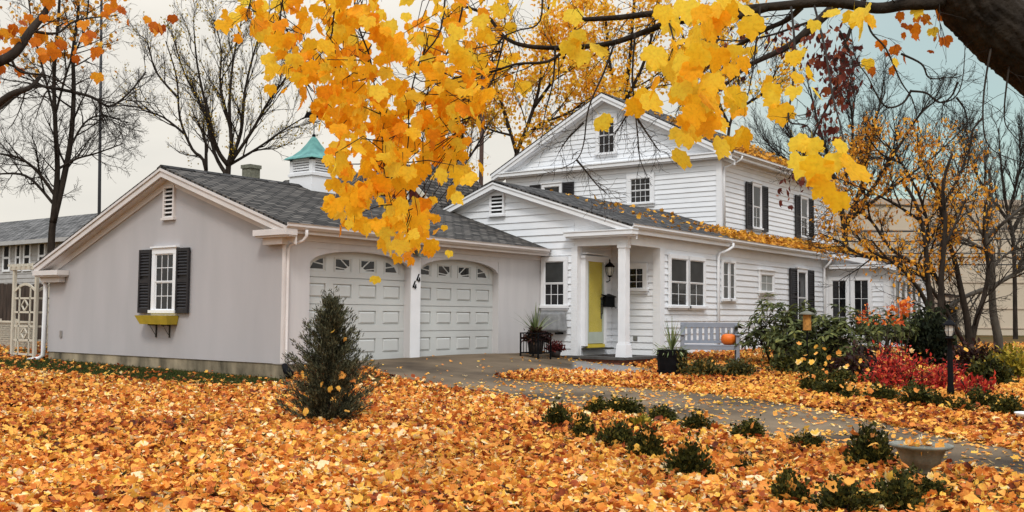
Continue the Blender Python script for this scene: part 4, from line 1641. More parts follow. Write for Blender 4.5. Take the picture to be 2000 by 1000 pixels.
a = rs.uniform(-.9, 1.0, n) + math.atan2(-RT[1] * -1, RT[0]) - .5
P = np.stack([q[0] + w * 1.02 * np.cos(a), q[1] + w * 1.02 * np.sin(a), q[2] + hgt * rs.rand(n)], 1)
leaves('trailing_ivy', OVAL, P, rs.normal(0, .5, (n, 3)) + np.array([0, 0, -1]), np.stack([np.cos(a), np.sin(a), .4 + 0 * a], 1), rs.uniform(.04, .07, n), rs.rand(n), M['hedge'], t, rs=rs)

q = gp(1046, 700)
t = thing('patio_planter', 'black metal-framed planter with spiky and dark plants against the garage wall', 'planter', q)
w = pxm(42, q) / 2
hgt = pxm(44, q)
mb = MB()
for sx in (-1, 1):
    for sy in (-1, 1):
        mb.box(q[0] + sx * w - .015, q[0] + sx * w + .015, q[1] + sy * w - .015, q[1] + sy * w + .015, q[2] - .02, q[2] + hgt * 1.15)
for z in (.12, hgt * 1.1):
    mb.box(q[0] - w, q[0] + w, q[1] - w - .012, q[1] - w + .012, q[2] + z, q[2] + z + .025)
    mb.box(q[0] - w, q[0] + w, q[1] + w - .012, q[1] + w + .012, q[2] + z, q[2] + z + .025)
    mb.box(q[0] - w - .012, q[0] - w + .012, q[1] - w, q[1] + w, q[2] + z, q[2] + z + .025)
    mb.box(q[0] + w - .012, q[0] + w + .012, q[1] - w, q[1] + w, q[2] + z, q[2] + z + .025)
for k in range(1, 6):
    s = -w + 2 * w * k / 6
    mb.box(q[0] - w - .006, q[0] - w + .006, q[1] + s - .006, q[1] + s + .006, q[2] + .12, q[2] + hgt * 1.1)
    mb.box(q[0] + s - .006, q[0] + s + .006, q[1] - w - .006, q[1] - w + .006, q[2] + .12, q[2] + hgt * 1.1)
mb.build('metal_frame', M['black'], t)
mb = MB()
mb.lathe(q, [(w * .62, .1), (w * .85, hgt), (w * .75, hgt)], 14)
mb.build('pot', M['pot'], t, True)
spikes(t, q + np.array([0, 0, hgt]), 34, .78, 63, 1.0)
ellip_shrub(t, q + np.array([0, 0, hgt * .75]), (w * 1.15, w * 1.15, .30), 650, .09, M['wine'], OVAL, 64, 14, .2, .5, 'dark_leaves')

q = gp(1084, 699)
t = thing('flower_pot', 'small dark pot of maroon mums beside the porch step', 'flower pot', q)
w = pxm(13, q)
mb = MB()
mb.lathe(q, [(w * .65, 0), (w * .95, pxm(14, q)), (w * .9, pxm(14, q))], 14)
mb.build('pot', M['pot'], t, True)
ellip_shrub(t, q + np.array([0, 0, pxm(13, q)]), (w * 1.35, w * 1.35, pxm(19, q)), 900, .055, M['mum'], OVAL, 65, 18, .5, .4, 'flowers')

# ---- lamp post
q = gp(1857, 779)
t = thing('lamp_post', 'black garden lamp post with a glass carriage lantern', 'lamp post', q)
hp = pxm(120, q)
mb = MB()
r0 = pxm(5.6, q)
mb.lathe(q, [(r0 * 1.25, -.05), (r0 * 1.2, hp * .18), (r0 * .95, hp * .24), (r0 * .95, hp * .75), (r0 * .8, hp * .78), (r0 * .8, hp * .97), (r0 * 1.5, hp * .98), (r0 * 1.3, hp)], 14)
mb.build('post', M['black'], t, True)
lantern(t, q + np.array([0, 0, hp - .02]), pxm(46, q) / .49)

# ---- bird feeder
q = at(1577, 712, 21.2)
q[2] = g(q[0], q[1])
t = thing('bird_feeder', 'tube bird feeder with a wide white lid among the rhododendrons', 'bird feeder', q)
zt = at(1577, 612, 21.2)[2]
zb = at(1577, 645, 21.2)[2]
mb = MB()
mb.tube([(q[0], q[1], q[2] - .05), (q[0], q[1], zb)], .018, 8)
mb.build('pole', M['black'], t)
mb = MB()
mb.lathe((q[0], q[1], 0), [(.085, zb), (.085, zt - .03), (.06, zt - .02)], 14)
for k in range(3):
    mb.tube([(q[0] - .13, q[1], zb + .06 + k * .1), (q[0] + .13, q[1], zb + .06 + k * .1)], .008, 5)
mb.build('seed_tube', M['feedw'], t)
mb = MB()
mb.lathe((q[0], q[1], zt - .03), [(.165, 0), (.165, .015), (.13, .045), (.05, .075), (.01, .08)], 18)
mb.build('lid', M['urn'], t, True)

# ---- stone urn in the near bed
q = gp(1800, 948)
t = thing('stone_urn', 'grey cast stone urn full of fallen leaves beside the driveway', 'urn', q)
w = pxm(60, q)
top = pxm(948 - 868, q)
mb = MB()
mb.lathe(q, [(w * .50, -.05), (w * .50, .06), (w * .30, .09), (w * .24, top * .32), (w * .30, top * .42), (w * .58, top * .55), (w * .66, top * .70), (w * .74, top * .86), (w * .96, top * .93),
             (w * 1.0, top * .97), (w * .97, top), (w * .86, top), (w * .80, top * .95)], 40, .012)
mb.build('bowl', M['urn'], t, True)
rs = np.random.RandomState(70)
n = 34
a = rs.rand(n) * 6.28
r_ = w * .74 * np.sqrt(rs.rand(n))
P = np.stack([q[0] + r_ * np.cos(a), q[1] + r_ * np.sin(a), q[2] + top + rs.uniform(-.03, .005, n)], 1)
leaves('leaf_fill', MAPLE_LO, P, rs.normal(0, 1, (n, 3)), rs.normal(0, .2, (n, 3)) + np.array([0, 0, 1]), rs.uniform(.06, .09, n), rs.uniform(.5, 1, n), M['litter'], t, rs=rs)
mb = MB()
for dx in (-.01, .03):
    mb.tube([q + np.array([dx, 0, top]), q + np.array([dx * 2, .01, top + .08])], .005, 4)
mb.build('dry_twig', M['cream'], t)

# ---- white birdbath cut by the right edge
q = at(2012, 840, 13.0)
q[2] = g(q[0], q[1])
zt = at(2012, 806, 13.0)[2]
t = thing('birdbath', 'white birdbath dish cut by the right edge of the photo', 'birdbath', q)
mb = MB()
h_ = zt - q[2]
mb.lathe(q, [(.12, -.05), (.12, .03), (.05, .07), (.05, h_ - .1), (.10, h_ - .07)], 16)
mb.build('pedestal', M['urn'], t, True)
mb = MB()
mb.lathe((q[0], q[1], zt), [(.06, -.08), (.15, -.05), (.185, -.005), (.18, .0), (.14, -.03), (.02, -.045)], 24)
mb.build('dish', M['white'], t, True)

# ------------------------------------------------------------------ garden arbour, fence and lattice on the left
ax0, ay0, ay1 = 12.32, 23.15, 24.18
gz0 = g(12.3, 23.6)
t = thing('garden_arbour', 'white trellis arbour with diamond insets at the garage corner', 'arbour', (12.6, 23.6, gz0))
mb = MB()
for (x, y) in ((ax0, ay0), (ax0, ay1), (ax0 + .9, ay0), (ax0 + .9, ay1)):
    mb.box(x - .035, x + .035, y - .04, y + .04, gz0 - .1, 2.58)
mb.build('post', M['cream'], t)
mb = MB()
mb.box(ax0 - .06, ax0 + .0, ay0 - .15, ay1 + .15, 2.58, 2.66)
mb.box(ax0 + .9, ax0 + .96, ay0 - .15, ay1 + .15, 2.58, 2.66)
for k in range(6):
    y = ay0 - .05 + k * (ay1 - ay0 + .1) / 5
    mb.box(ax0 - .15, ax0 + 1.05, y - .02, y + .02, 2.66, 2.72)
mb.build('top_beam', M['cream'], t)


def lattice_panel(p0, p1, z0, z1):
    """framed panel between two ground points: rails, uprights, two diamonds, arched head"""
    mb = MB()
    p0, p1 = np.array(p0, float), np.array(p1, float)
    L = np.linalg.norm(p1 - p0)
    d = (p1 - p0) / L
    nn = np.array([-d[1], d[0]])

    def bar(s0, za, s1, zb, w):
        a = np.array([s0, za])
        b = np.array([s1, zb])
        u = (b - a) / np.linalg.norm(b - a)
        v = np.array([-u[1], u[0]]) * w / 2
        ring = [a - v, a + v, b + v, b - v]
        th = .012
        mb.prism([(*(p0 + d * s - nn * th), z) for s, z in ring], [(*(p0 + d * s + nn * th), z) for s, z in ring])
    a, b = L * .24, L * .76
    for s in (a, b):
        bar(s, z0, s, z1 - .02, .04)
    H_ = z1 - z0
    for f in (.02, .22, .42, .62, .82):
        bar(.02, z0 + f * H_, L - .02, z0 + f * H_, .045)
    for f in (.32, .72):
        zc = z0 + f * H_
        r_ = min(L * .24, H_ * .085)
        c = L / 2
        for (x0, y0, x1, y1) in ((c - r_, zc, c, zc + r_), (c, zc + r_, c + r_, zc), (c + r_, zc, c, zc - r_), (c, zc - r_, c - r_, zc)):
            bar(x0, y0, x1, y1, .035)
    for k in range(8):
        u0, u1 = k / 8, (k + 1) / 8
        bar(L * u0, z1 - .12 + .16 * math.sin(math.pi * u0), L * u1, z1 - .12 + .16 * math.sin(math.pi * u1), .06)
    return mb


lattice_panel((ax0, ay0 + .04), (ax0, ay1 - .04), gz0 + .08, 2.2).build('lattice_panel', M['cream'], t)
lattice_panel((ax0 + .04, ay0), (ax0 + .86, ay0), gz0 + .08, 2.2).build('lattice_panel', M['cream'], t)

mb = MB()
p0, p1 = np.array([14.2, 22.9]), np.array([12.2, 30.5])
dd = (p1 - p0) / np.linalg.norm(p1 - p0)
k = 0
Lf = np.linalg.norm(p1 - p0)
rr = random.Random(8)
while k * .13 < Lf:
    c = p0 + dd * k * .13
    z = g(c[0], c[1])
    h_ = 1.55 + rr.uniform(-.02, .02)
    e = c + dd * .12
    n_ = np.array([-dd[1], dd[0]]) * .012
    mb.prism([(*(c - n_), z - .1), (*(e - n_), z - .1), (*(e - n_), z + h_), (*(c - n_), z + h_)],
             [(*(c + n_), z - .1), (*(e + n_), z - .1), (*(e + n_), z + h_), (*(c + n_), z + h_)])
    k += 1
tag(mb.build('board_fence', M['fence'], None, loc=(13, 26, .4)), 'dark brown board fence behind the white arbour', 'fence')
mb = MB()
for i in range(26):
    for j in range(15):
        y = 24.25 + i * .065 + (j % 2) * .0325
        z = .48 + j * .055
        for s in (-1, 1):
            mb.box(12.9 - .004, 12.9 + .004, y + s * .014 - .006, y + s * .014 + .006, z, z + .055)
        mb.box(12.896, 12.904, y - .02, y + .02, z, z + .012)
mb.box(12.88, 12.92, 24.22, 26.0, 1.30, 1.35)
mb.box(12.88, 12.92, 24.22, 26.0, .42, .47)
for y in (24.22, 25.1, 25.96):
    mb.box(12.87, 12.93, y, y + .05, .3, 1.40)
tag(mb.build('lattice_fence', M['cream'], None, loc=(12.9, 25, .4)), 'low white lattice fence left of the arbour', 'fence')

# ------------------------------------------------------------------ buildings behind
# neighbour on the left
D = 46.0
a = at(-420, 560, D)
nx = a[0]
e0 = at(60, 470, D)
ez = e0[2]
t = thing('neighbour_house', 'white neighbour house with grey roof and dark windows, behind the arbour', 'house', (e0[0], e0[1], .4))
X1 = e0[0]
yr = at(420, 470, D)[1]
y0n, y1n = e0[1] - 9, e0[1] + 12
mb = MB()
clap(mb, 'X', X1, [(y0n, .3), (y1n, .3), (y1n, ez), (y0n, ez)], .2)
mb.box(X1 + .12, X1 + 8, y0n, y0n + .2, .3, ez)
mb.box(X1 + .12, X1 + 8, y1n - .2, y1n, .3, ez)
mb.build('wall', M['nwall'], t)
mb = MB()
rz = ez + (at(60, 415, D + 4)[2] - ez)
for (xa, xb, za, zb) in ((X1 - .5, X1 + 4, ez - .05, rz), (X1 + 8.5, X1 + 4.001, ez - .05, rz)):
    mb.hexa([(xa, y0n - .4, za - .1), (xa, y1n + .4, za - .1), (xb, y1n + .4, zb - .1), (xb, y0n - .4, zb - .1),
             (xa, y0n - .4, za), (xa, y1n + .4, za), (xb, y1n + .4, zb), (xb, y0n - .4, zb)])
mb.build('roof', M['nroof'], t)
mb = MB()
mb.box(X1 - .55, X1 - .45, y0n - .4, y1n + .4, ez - .2, ez - .02)
mb.build('gutter', M['nwall'], t)
for px0, px1 in ((-60, -35), (2, 17), (40, 64), (110, 132)):
    ya, yb_ = at(px1, 500, D)[1], at(px0, 500, D)[1]
    z0, z1 = at(50, 525, D)[2], at(50, 478, D)[2]
    mb = MB()
    for s0, s1, q0, q1 in ((ya - .1, ya, z0, z1), (yb_, yb_ + .1, z0, z1), (ya - .1, yb_ + .1, z1, z1 + .12), (ya - .12, yb_ + .12, z0 - .1, z0)):
        wb(mb, 'X', X1, s0, s1, q0, q1, 0, .08)
    wb(mb, 'X', X1, ya, yb_, (z0 + z1) / 2 - .05, (z0 + z1) / 2 + .05, .01, .07)
    f = mb.build('window', M['trim'], t)
    mb = MB()
    wb(mb, 'X', X1, ya, yb_, z0, z1, .03, .045)
    mb.build('pane', M['dark'], f)

# red outbuilding behind the garage ridge
t = thing('red_outbuilding', 'dark red gabled outbuilding with grey roof, showing above the garage ridge', 'outbuilding', (28, 24, .5))
D = 36.0
BX = 27.0


def onx(px, py, X):
    r = at(px, py, 1.0) - CAM
    return CAM + r * (X - CAM[0]) / r[0]


gl, gr, ga = onx(700, 398, BX), onx(868, 404, BX), onx(790, 322, BX)
yc, zc = ga[1], ga[2]
half = 1.45
ze = zc - half * .9
mb = MB()
mb.prism([(BX, yc - half, .3), (BX, yc + half, .3), (BX, yc + half, ze), (BX, yc, zc - .05), (BX, yc - half, ze)],
         [(BX + 3, yc - half, .3), (BX + 3, yc + half, .3), (BX + 3, yc + half, ze), (BX + 3, yc, zc - .05), (BX + 3, yc - half, ze)])
ra = onx(520, 346, BX + 3)
mb.box(BX + 1.5, BX + 4, yc + .6, yc + 11, .3, ra[2] - 1.9)
mb.build('wall', M['barnred'], t)
mb = MB()
for s in (-1, 1):
    mb.hexa([(BX - .35, yc + s * (half + .35), ze - .46), (BX + 4, yc + s * (half + .35), ze - .46), (BX + 4, yc, zc - .08), (BX - .35, yc, zc - .08),
             (BX - .35, yc + s * (half + .35), ze - .32), (BX + 4, yc + s * (half + .35), ze - .32), (BX + 4, yc, zc + .04), (BX - .35, yc, zc + .04)])
mb.hexa([(BX + .6, yc + .5, ra[2] - 2.3), (BX + .6, yc + 11.5, ra[2] - 2.3), (BX + 4.2, yc + 11.5, ra[2] - .1), (BX + 4.2, yc + .5, ra[2] - .1),
         (BX + .6, yc + .5, ra[2] - 2.2), (BX + .6, yc + 11.5, ra[2] - 2.2), (BX + 4.2, yc + 11.5, ra[2]), (BX + 4.2, yc + .5, ra[2])])
mb.build('roof', M['shingle'], t)
mb = MB()
for s in (-1, 1):
    mb.hexa([(BX - .40, yc + s * (half + .35), ze - .56), (BX - .34, yc + s * (half + .35), ze - .56), (BX - .34, yc, zc - .18), (BX - .40, yc, zc - .18),
             (BX - .40, yc + s * (half + .35), ze - .33), (BX - .34, yc + s * (half + .35), ze - .33), (BX - .34, yc, zc + .03), (BX - .40, yc, zc + .03)])
mb.build('rake_board', M['cream'], t)
v0, v1 = onx(776, 392, BX), onx(800, 356, BX)
louvre('X', BX, min(v0[1], v1[1]), max(v0[1], v1[1]), v0[2] - .3, v1[2], 'trim', t, n=8)
ch = onx(490, 350, BX + 4.2)
mb = MB()
r_ = .30
mb.box(ch[0] - r_, ch[0] + r_, ch[1] - r_, ch[1] + r_, ra[2] - 1.5, onx(490, 330, BX + 4.2)[2])
mb.box(ch[0] - r_ - .05, ch[0] + r_ + .05, ch[1] - r_ - .05, ch[1] + r_ + .05, onx(490, 330, BX + 4.2)[2], onx(490, 323, BX + 4.2)[2])
mb.build('chimney', M['greystone'], t)

# long beige building on the right
t = thing('beige_building', 'long beige flat-roofed building beyond the trees on the right', 'building', at(1850, 690, 62))
D = 62
A = at(1600, 560, D)
B = at(2250, 560, D)
ztop = at(1900, 400, D)[2]
dv = (B - A)[:2]
dv = dv / np.linalg.norm(dv)
nv = np.array([-dv[1], dv[0]])
if np.dot(nv, FWD[:2]) < 0:
    nv = -nv
A2 = A[:2] - dv * 2
B2 = B[:2] + dv * 10


def slab(mb, s0, s1, z0, z1, d0, d1):
    """box along the facade: s metres from its left end, d metres in front of it"""
    p = A2
    ring = [p + dv * s0 - nv * d0, p + dv * s1 - nv * d0, p + dv * s1 - nv * d1, p + dv * s0 - nv * d1]
    mb.prism([(*q, z0) for q in ring], [(*q, z1) for q in ring])


Lb = np.linalg.norm(B2 - A2)
mb = MB()
slab(mb, 0, Lb, -1, ztop, 0, -14)
mb.build('wall', M['beige'], t)
mb = MB()
slab(mb, -.1, Lb + .1, ztop, ztop + .35, .15, -14)
for k in range(1, 5):
    z = .6 + (ztop - .6) * k / 5
    slab(mb, .0, Lb, z, z + .06, .05, .002)
mb.build('coping', M['beige2'], t)
s_of = lambda px: float(np.dot(at(px, 600, D)[:2] - A2, dv))
zz = lambda py: float(at(1850, py, D)[2])
mb = MB()
slab(mb, s_of(1800), s_of(1872), zz(600), zz(578), .9, .002)
mb.build('balcony', M['beige2'], t)
mb = MB()
slab(mb, s_of(1800), s_of(1872), zz(580), zz(576), .95, .88)
for k in range(8):
    s = s_of(1800) + (s_of(1872) - s_of(1800)) * k / 7
    slab(mb, s, s + .05, zz(602), zz(580), .95, .905)
mb.build('railing', M['pole'], t)
mb = MB()
slab(mb, s_of(1806), s_of(1868), -.5, zz(602), .04, .003)
mb.build('doorway', M['dark'], t)
mb = MB()
slab(mb, s_of(1905), s_of(2100), zz(641), zz(639), .05, .002)
slab(mb, s_of(1905), s_of(1907), zz(690), zz(639), .051, .002)
slab(mb, s_of(1950), s_of(1951.5), zz(690), zz(620), .05, .002)
mb.build('wall_conduit', M['beige2'], t)

# ---- poles and overhead lines
q = at(190, 560, 44)
z1 = at(198, -60, 44)[2]
mb = MB()
top = at(199, -60, 44)
mb.tube([(q[0], q[1], .3), (q[0], q[1], 5.0), tuple(top)], [.10, .075, .05], 8)
tag(mb.build('antenna_mast', M['mastm'], None, True, loc=(q[0], q[1], .3)), 'thin dark mast rising behind the garage gable', 'mast')
q = at(938, 420, 52)
top = at(944, 120, 52)
mb = MB()
mb.tube([(q[0], q[1], .5), tuple(q), tuple(top)], [.13, .12, .10], 8)
mb.tube([top + dv[0] * 0 + np.array([RT[0], RT[1], 0]) * -1.1 + np.array([0, 0, -.4]), top + np.array([RT[0], RT[1], 0]) * 1.1 + np.array([0, 0, -.4])], .06, 6)
tag(mb.build('utility_pole', M['pole'], None, True, loc=(q[0], q[1], .5)), 'reddish brown utility pole behind the yellow cascade of leaves', 'utility pole')
for k, (ya, yb_, lab) in enumerate(((452, 434, 'topmost dark overhead line before the beige building'), (470, 456, 'second dark overhead line from the top before the beige building'),
                                    (489, 488, 'third dark overhead line from the top before the beige building'), (508, 512, 'lowest dark overhead line before the beige building'))):
    mb = MB()
    pts = []
    for j in range(13):
        u = j / 12
        pts.append(at(1560 + 640 * u, ya + (yb_ - ya) * u + 14 * (4 * u * (1 - u)) * .5, 56))
    mb.tube(pts, .035, 5)
    tag(mb.build('overhead_line', M['mastm'], None, True, loc=pts[0]), lab, 'cable', 'overhead lines before the beige building')
# ------------------------------------------------------------------ trees
def smooth_path(pts, n=4):
    """Catmull-Rom through the points"""
    pts = [np.array(p, float) for p in pts]
    out = []
    for i in range(len(pts) - 1):
        p0, p1, p2, p3 = pts[max(i - 1, 0)], pts[i], pts[i + 1], pts[min(i + 2, len(pts) - 1)]
        for k in range(n):
            t = k / n
            out.append(.5 * ((2 * p1) + (-p0 + p2) * t + (2 * p0 - 5 * p1 + 4 * p2 - p3) * t * t + (-p0 + 3 * p1 - 3 * p2 + p3) * t ** 3))
    out.append(pts[-1])
    return out


def sprout(mb, pts, r0, r1, rs, n, L, level, up=.25, ang=.8, wig=.10, tips=None, t0=.2, minr=.004, side=None, lean=None):
    """n side branches of about L metres from the polyline pts, each sprouting in turn"""
    pts = [np.array(p) for p in pts]
    m = len(pts) - 1
    for k in range(n):
        u = t0 + (1 - t0) * (k + rs.rand()) / n
        i = min(int(u * m), m - 1)
        f = u * m - i
        s = pts[i] * (1 - f) + pts[i + 1] * f
        tan = pts[i + 1] - pts[i]
        tan = tan / max(1e-6, np.linalg.norm(tan))
        v = rs.normal(0, 1, 3)
        v -= tan * np.dot(v, tan)
        v /= max(1e-6, np.linalg.norm(v))
        a = ang * rs.uniform(.6, 1.25)
        d = tan * math.cos(a) + v * math.sin(a)
        l = L * rs.uniform(.55, 1.25) * (1.15 - .55 * u)
        r = max(minr, min((r0 + (r1 - r0) * u) * .6, l * .016 + minr))
        q = [s]
        c = s.copy()
        ns = 5
        for j in range(ns):
            d = d + rs.normal(0, wig, 3) + np.array([0, 0, up * .22])
            if lean is not None:
                d = d + lean * .1
            d /= np.linalg.norm(d)
            c = c + d * l / ns
            q.append(c)
        rads = [max(minr * .6, r * (1 - .8 * j / ns)) for j in range(ns + 1)]
        mb.tube(q, rads, 5 if r > .03 else (4 if r > .012 else 3), cap=False)
        if tips is not None:
            tips.append((q[-1], d))
            tips.append((q[3], d))
        if level > 1:
            sprout(mb, q, r, r * .25, rs, max(3, int(n * .7)), l * .55, level - 1, up, ang, wig * 1.15, tips, .2, minr, None, lean)


def tree(name, label, depth, limbs, mat_, seed, twig, leaf=None, group=None, base=None, cat='tree', leafpoly=None, minr=.006):
    """limbs: (pixel polyline, radius px at start, at end, depth shift); the first one is the trunk"""
    rs = np.random.RandomState(seed)
    b0 = limbs[0][0][0]
    a = at(b0[0], b0[1], depth)
    if base is not None:
        a = np.array(base, float)
    root = thing(name, label, cat, (a[0], a[1], g(a[0], a[1])), group)
    k = depth / F_PX * (.66 if depth > 38 else (.70 if depth > 32 else .85))
    mt = MB()
    mbr = MB()
    done = []
    tips = []
    for i, (pp, r0, r1, dz) in enumerate(limbs):
        n = len(pp)
        raw = [at(x, y, depth + dz * (j / max(1, n - 1))) for j, (x, y) in enumerate(pp)]
        raw = [p_ + rs.normal(0, .02, 3) * depth * .02 for p_ in raw]
        if i and done:
            dd_ = [np.linalg.norm(q_ - raw[0]) for q_ in done]
            if min(dd_) < 1.6:
                raw[0] = done[int(np.argmin(dd_))]
        if i == 0 and base is None:
            g0 = g(raw[0][0], raw[0][1])
            if raw[0][2] > g0:
                raw = [np.array([raw[0][0], raw[0][1], g0 - .1])] + raw
        pts = smooth_path(raw, 4)
        done += pts
        m = len(pts)
        rad = [k * (r0 + (r1 - r0) * (j / (m - 1)) ** .8) for j in range(m)]
        if i == 0:
            rad[0] *= 1.3
        (mt if r0 * k > .05 else mbr).tube(pts, rad, 9 if r0 * k > .08 else 6)
        if twig:
            n_, L_, lv, up, ang = twig
            sprout(mbr, pts, rad[0], rad[-1], rs, n_, L_ * (1 if i else .8), lv, up, ang, .12, tips, .35 if i == 0 else .15, minr)
    if mt.v:
        mt.build('trunk', M[mat_], root, True)
    if mbr.v:
        mbr.build('branches', M[mat_], root, True)
    if leaf:
        mname, n, size, tm, spread, power = leaf
        tp = np.array([t_[0] for t_ in tips])
        if leafpoly is not None:
            px = []
            for q in tp:
                v = q - CAM
                w = np.dot(v, FWD)
                px.append((1000 + F_PX * np.dot(v, RT) / w, 500 - F_PX * np.dot(v, UP) / w))
            sel = [i for i, (x, y) in enumerate(px) if inpoly(x, y, leafpoly)]
            if sel:
                tp = tp[sel]
        # leaves gather on a part of the twigs
        wts = rs.rand(len(tp)) ** power
        wts /= wts.sum()
        idx = rs.choice(len(tp), n, p=wts)
        P = tp[idx] + rs.normal(0, spread, (n, 3))
        T = rs.normal(0, .6, (n, 3)) + np.array([0, 0, -.7])
        N = rs.normal(0, 1, (n, 3))
        leaves('crown', tm, P, T, N, size * rs.uniform(.6, 1.3, n), rs.rand(n), M[mname], root, rs=rs)
    return root


# left: dark many-limbed tree behind the garage, last orange leaves high up
tree('bare_tree', 'tall dark tree behind the left garage eave with a few orange leaves high up', 33,
     [([(98, 640), (100, 480), (108, 400), (112, 330), (108, 250), (105, 150), (112, 40), (118, -60)], 13, 3, 0),
      ([(104, 430), (122, 350), (138, 270), (144, 180), (142, 100), (152, 20), (150, -60)], 10, 3, .8),
      ([(144, 172), (100, 172), (60, 170), (0, 214), (-60, 260)], 5, 3, -2.0),
      ([(146, 172), (180, 190), (215, 208), (255, 180), (285, 140)], 5, 2, 1.5),
      ([(98, 385), (75, 335), (40, 310), (-10, 300), (-60, 290)], 5, 2, -1.0),
      ([(98, 400), (60, 350), (20, 340), (-40, 345)], 5, 2, 1.0),
      ([(122, 335), (150, 310), (185, 300), (240, 280)], 4, 1.5, .5),
      ([(110, 220), (135, 130), (165, 60), (175, -20)], 4, 2, -.5),
      ([(108, 230), (80, 120), (60, 40), (50, -50)], 4, 2, .8),
      ([(135, 280), (165, 240), (200, 225), (250, 240)], 4, 1.5, 1)],
     'bark', 101, (13, 1.7, 3, .12, .8), ('oleaf', 420, .16, MAPLE_LO, .16, 4.0), leafpoly=[(-80, -80), (260, -80), (250, 150), (120, 120), (-80, 160)])

# vase-shaped tree over the garage ridge
tree('bare_tree', 'vase-shaped bare tree with tiny yellow leaves standing behind the garage ridge', 40,
     [([(446, 520), (446, 345), (452, 290), (450, 210), (455, 120), (470, 40)], 13, 1.5, 0),
      ([(446, 330), (425, 290), (405, 220), (385, 130), (378, 50)], 8, 1.5, -1),
      ([(440, 340), (418, 300), (400, 220), (360, 140), (335, 60)], 7, 1.5, 1),
      ([(450, 320), (470, 260), (478, 180), (500, 90), (520, 40)], 7, 1.5, .6),
      ([(450, 325), (490, 260), (525, 200), (560, 150), (580, 110)], 6, 1.5, -.8),
      ([(452, 330), (500, 290), (560, 250), (620, 215)], 5, 1.2, .9),
      ([(446, 250), (430, 170), (432, 100), (420, 40)], 5, 1.2, .3)],
     'bark', 102, (13, 1.8, 3, .45, .5), ('budleaf', 2200, .095, DIA, .14, 2.0))
tree('bare_tree', 'slender leaning bare tree left of the vase-shaped one', 42,
     [([(404, 520), (402, 335), (375, 290), (352, 230), (345, 150), (325, 80)], 8, 1.5, 0),
      ([(400, 335), (402, 280), (398, 250), (405, 190)], 6, 1.2, .5),
      ([(365, 265), (320, 230), (275, 210), (265, 175)], 4, 1, -.5),
      ([(348, 200), (305, 140), (290, 90), (280, 70)], 4, 1, .5)],
     'bark', 103, (11, 1.7, 3, .4, .6), ('budleaf', 480, .085, DIA, .14, 2.0))

# bare trees between garage and wing
tree('bare_tree', 'small bare tree between the red outbuilding and the wing gable', 50,
     [([(884, 520), (884, 390), (892, 330), (905, 260), (900, 190)], 7, 1.5, 0),
      ([(886, 380), (870, 320), (862, 260), (850, 210)], 5, 1.2, 1), ([(890, 350), (930, 290), (955, 240)], 5, 1.2, -1)],
     'bark', 104, (10, 2.0, 3, .4, .6), ('yleaf', 260, .11, DIA, .2, 2.0))

# yellow trees behind the main block
tree('yellow_tree', 'yellow-leaved tree behind the left slope of the main gable', 54,
     [([(1000, 560), (1005, 330), (1030, 250), (1055, 170), (1062, 80), (1075, -20)], 9, 3, 0),
      ([(1008, 300), (985, 220), (965, 150), (960, 70)], 6, 2, 1), ([(1045, 200), (1085, 150), (1110, 90), (1135, 20)], 6, 2, -1),
      ([(1020, 270), (1060, 240), (1110, 220), (1150, 190)], 5, 2, .5), ([(985, 260), (950, 250), (925, 220)], 4, 1.5, 0)],
     'bark', 105, (10, 2.6, 3, .2, .7), ('yleaf', 7000, .19, MAPLE_LO, .30, .9))
tree('yellow_tree', 'yellow-leaved tree with many upright stems right behind the main gable peak', 56,
     [([(1215, 560), (1215, 260), (1225, 170), (1232, 80), (1240, -40)], 9, 4, 0),
      ([(1215, 230), (1195, 150), (1185, 70), (1180, -40)], 6, 3, 1), ([(1222, 200), (1255, 130), (1275, 60), (1290, -40)], 6, 3, -1),
      ([(1215, 240), (1170, 180), (1140, 120), (1120, 40)], 5, 2, .6), ([(1228, 190), (1290, 160), (1340, 110), (1380, 60)], 5, 2, .4)],
     'bark', 106, (11, 2.5, 3, .3, .6), ('yleaf', 3800, .19, MAPLE_LO, .30, 1.2))
tree('yellow_tree', 'thin yellow and brown tree behind the right roof slope of the main block', 58,
     [([(1420, 560), (1420, 280), (1440, 200), (1445, 110), (1460, 20)], 7, 2, 0), ([(1425, 260), (1400, 190), (1385, 120), (1370, 40)], 5, 2, 1),
      ([(1440, 220), (1490, 180), (1520, 130)], 5, 2, -1), ([(1422, 260), (1365, 210), (1340, 160)], 4, 1.5, 0)],
     'bark', 107, (10, 2.4, 3, .3, .7), ('yleaf', 1100, .22, MAPLE_LO, .30, 1.6))

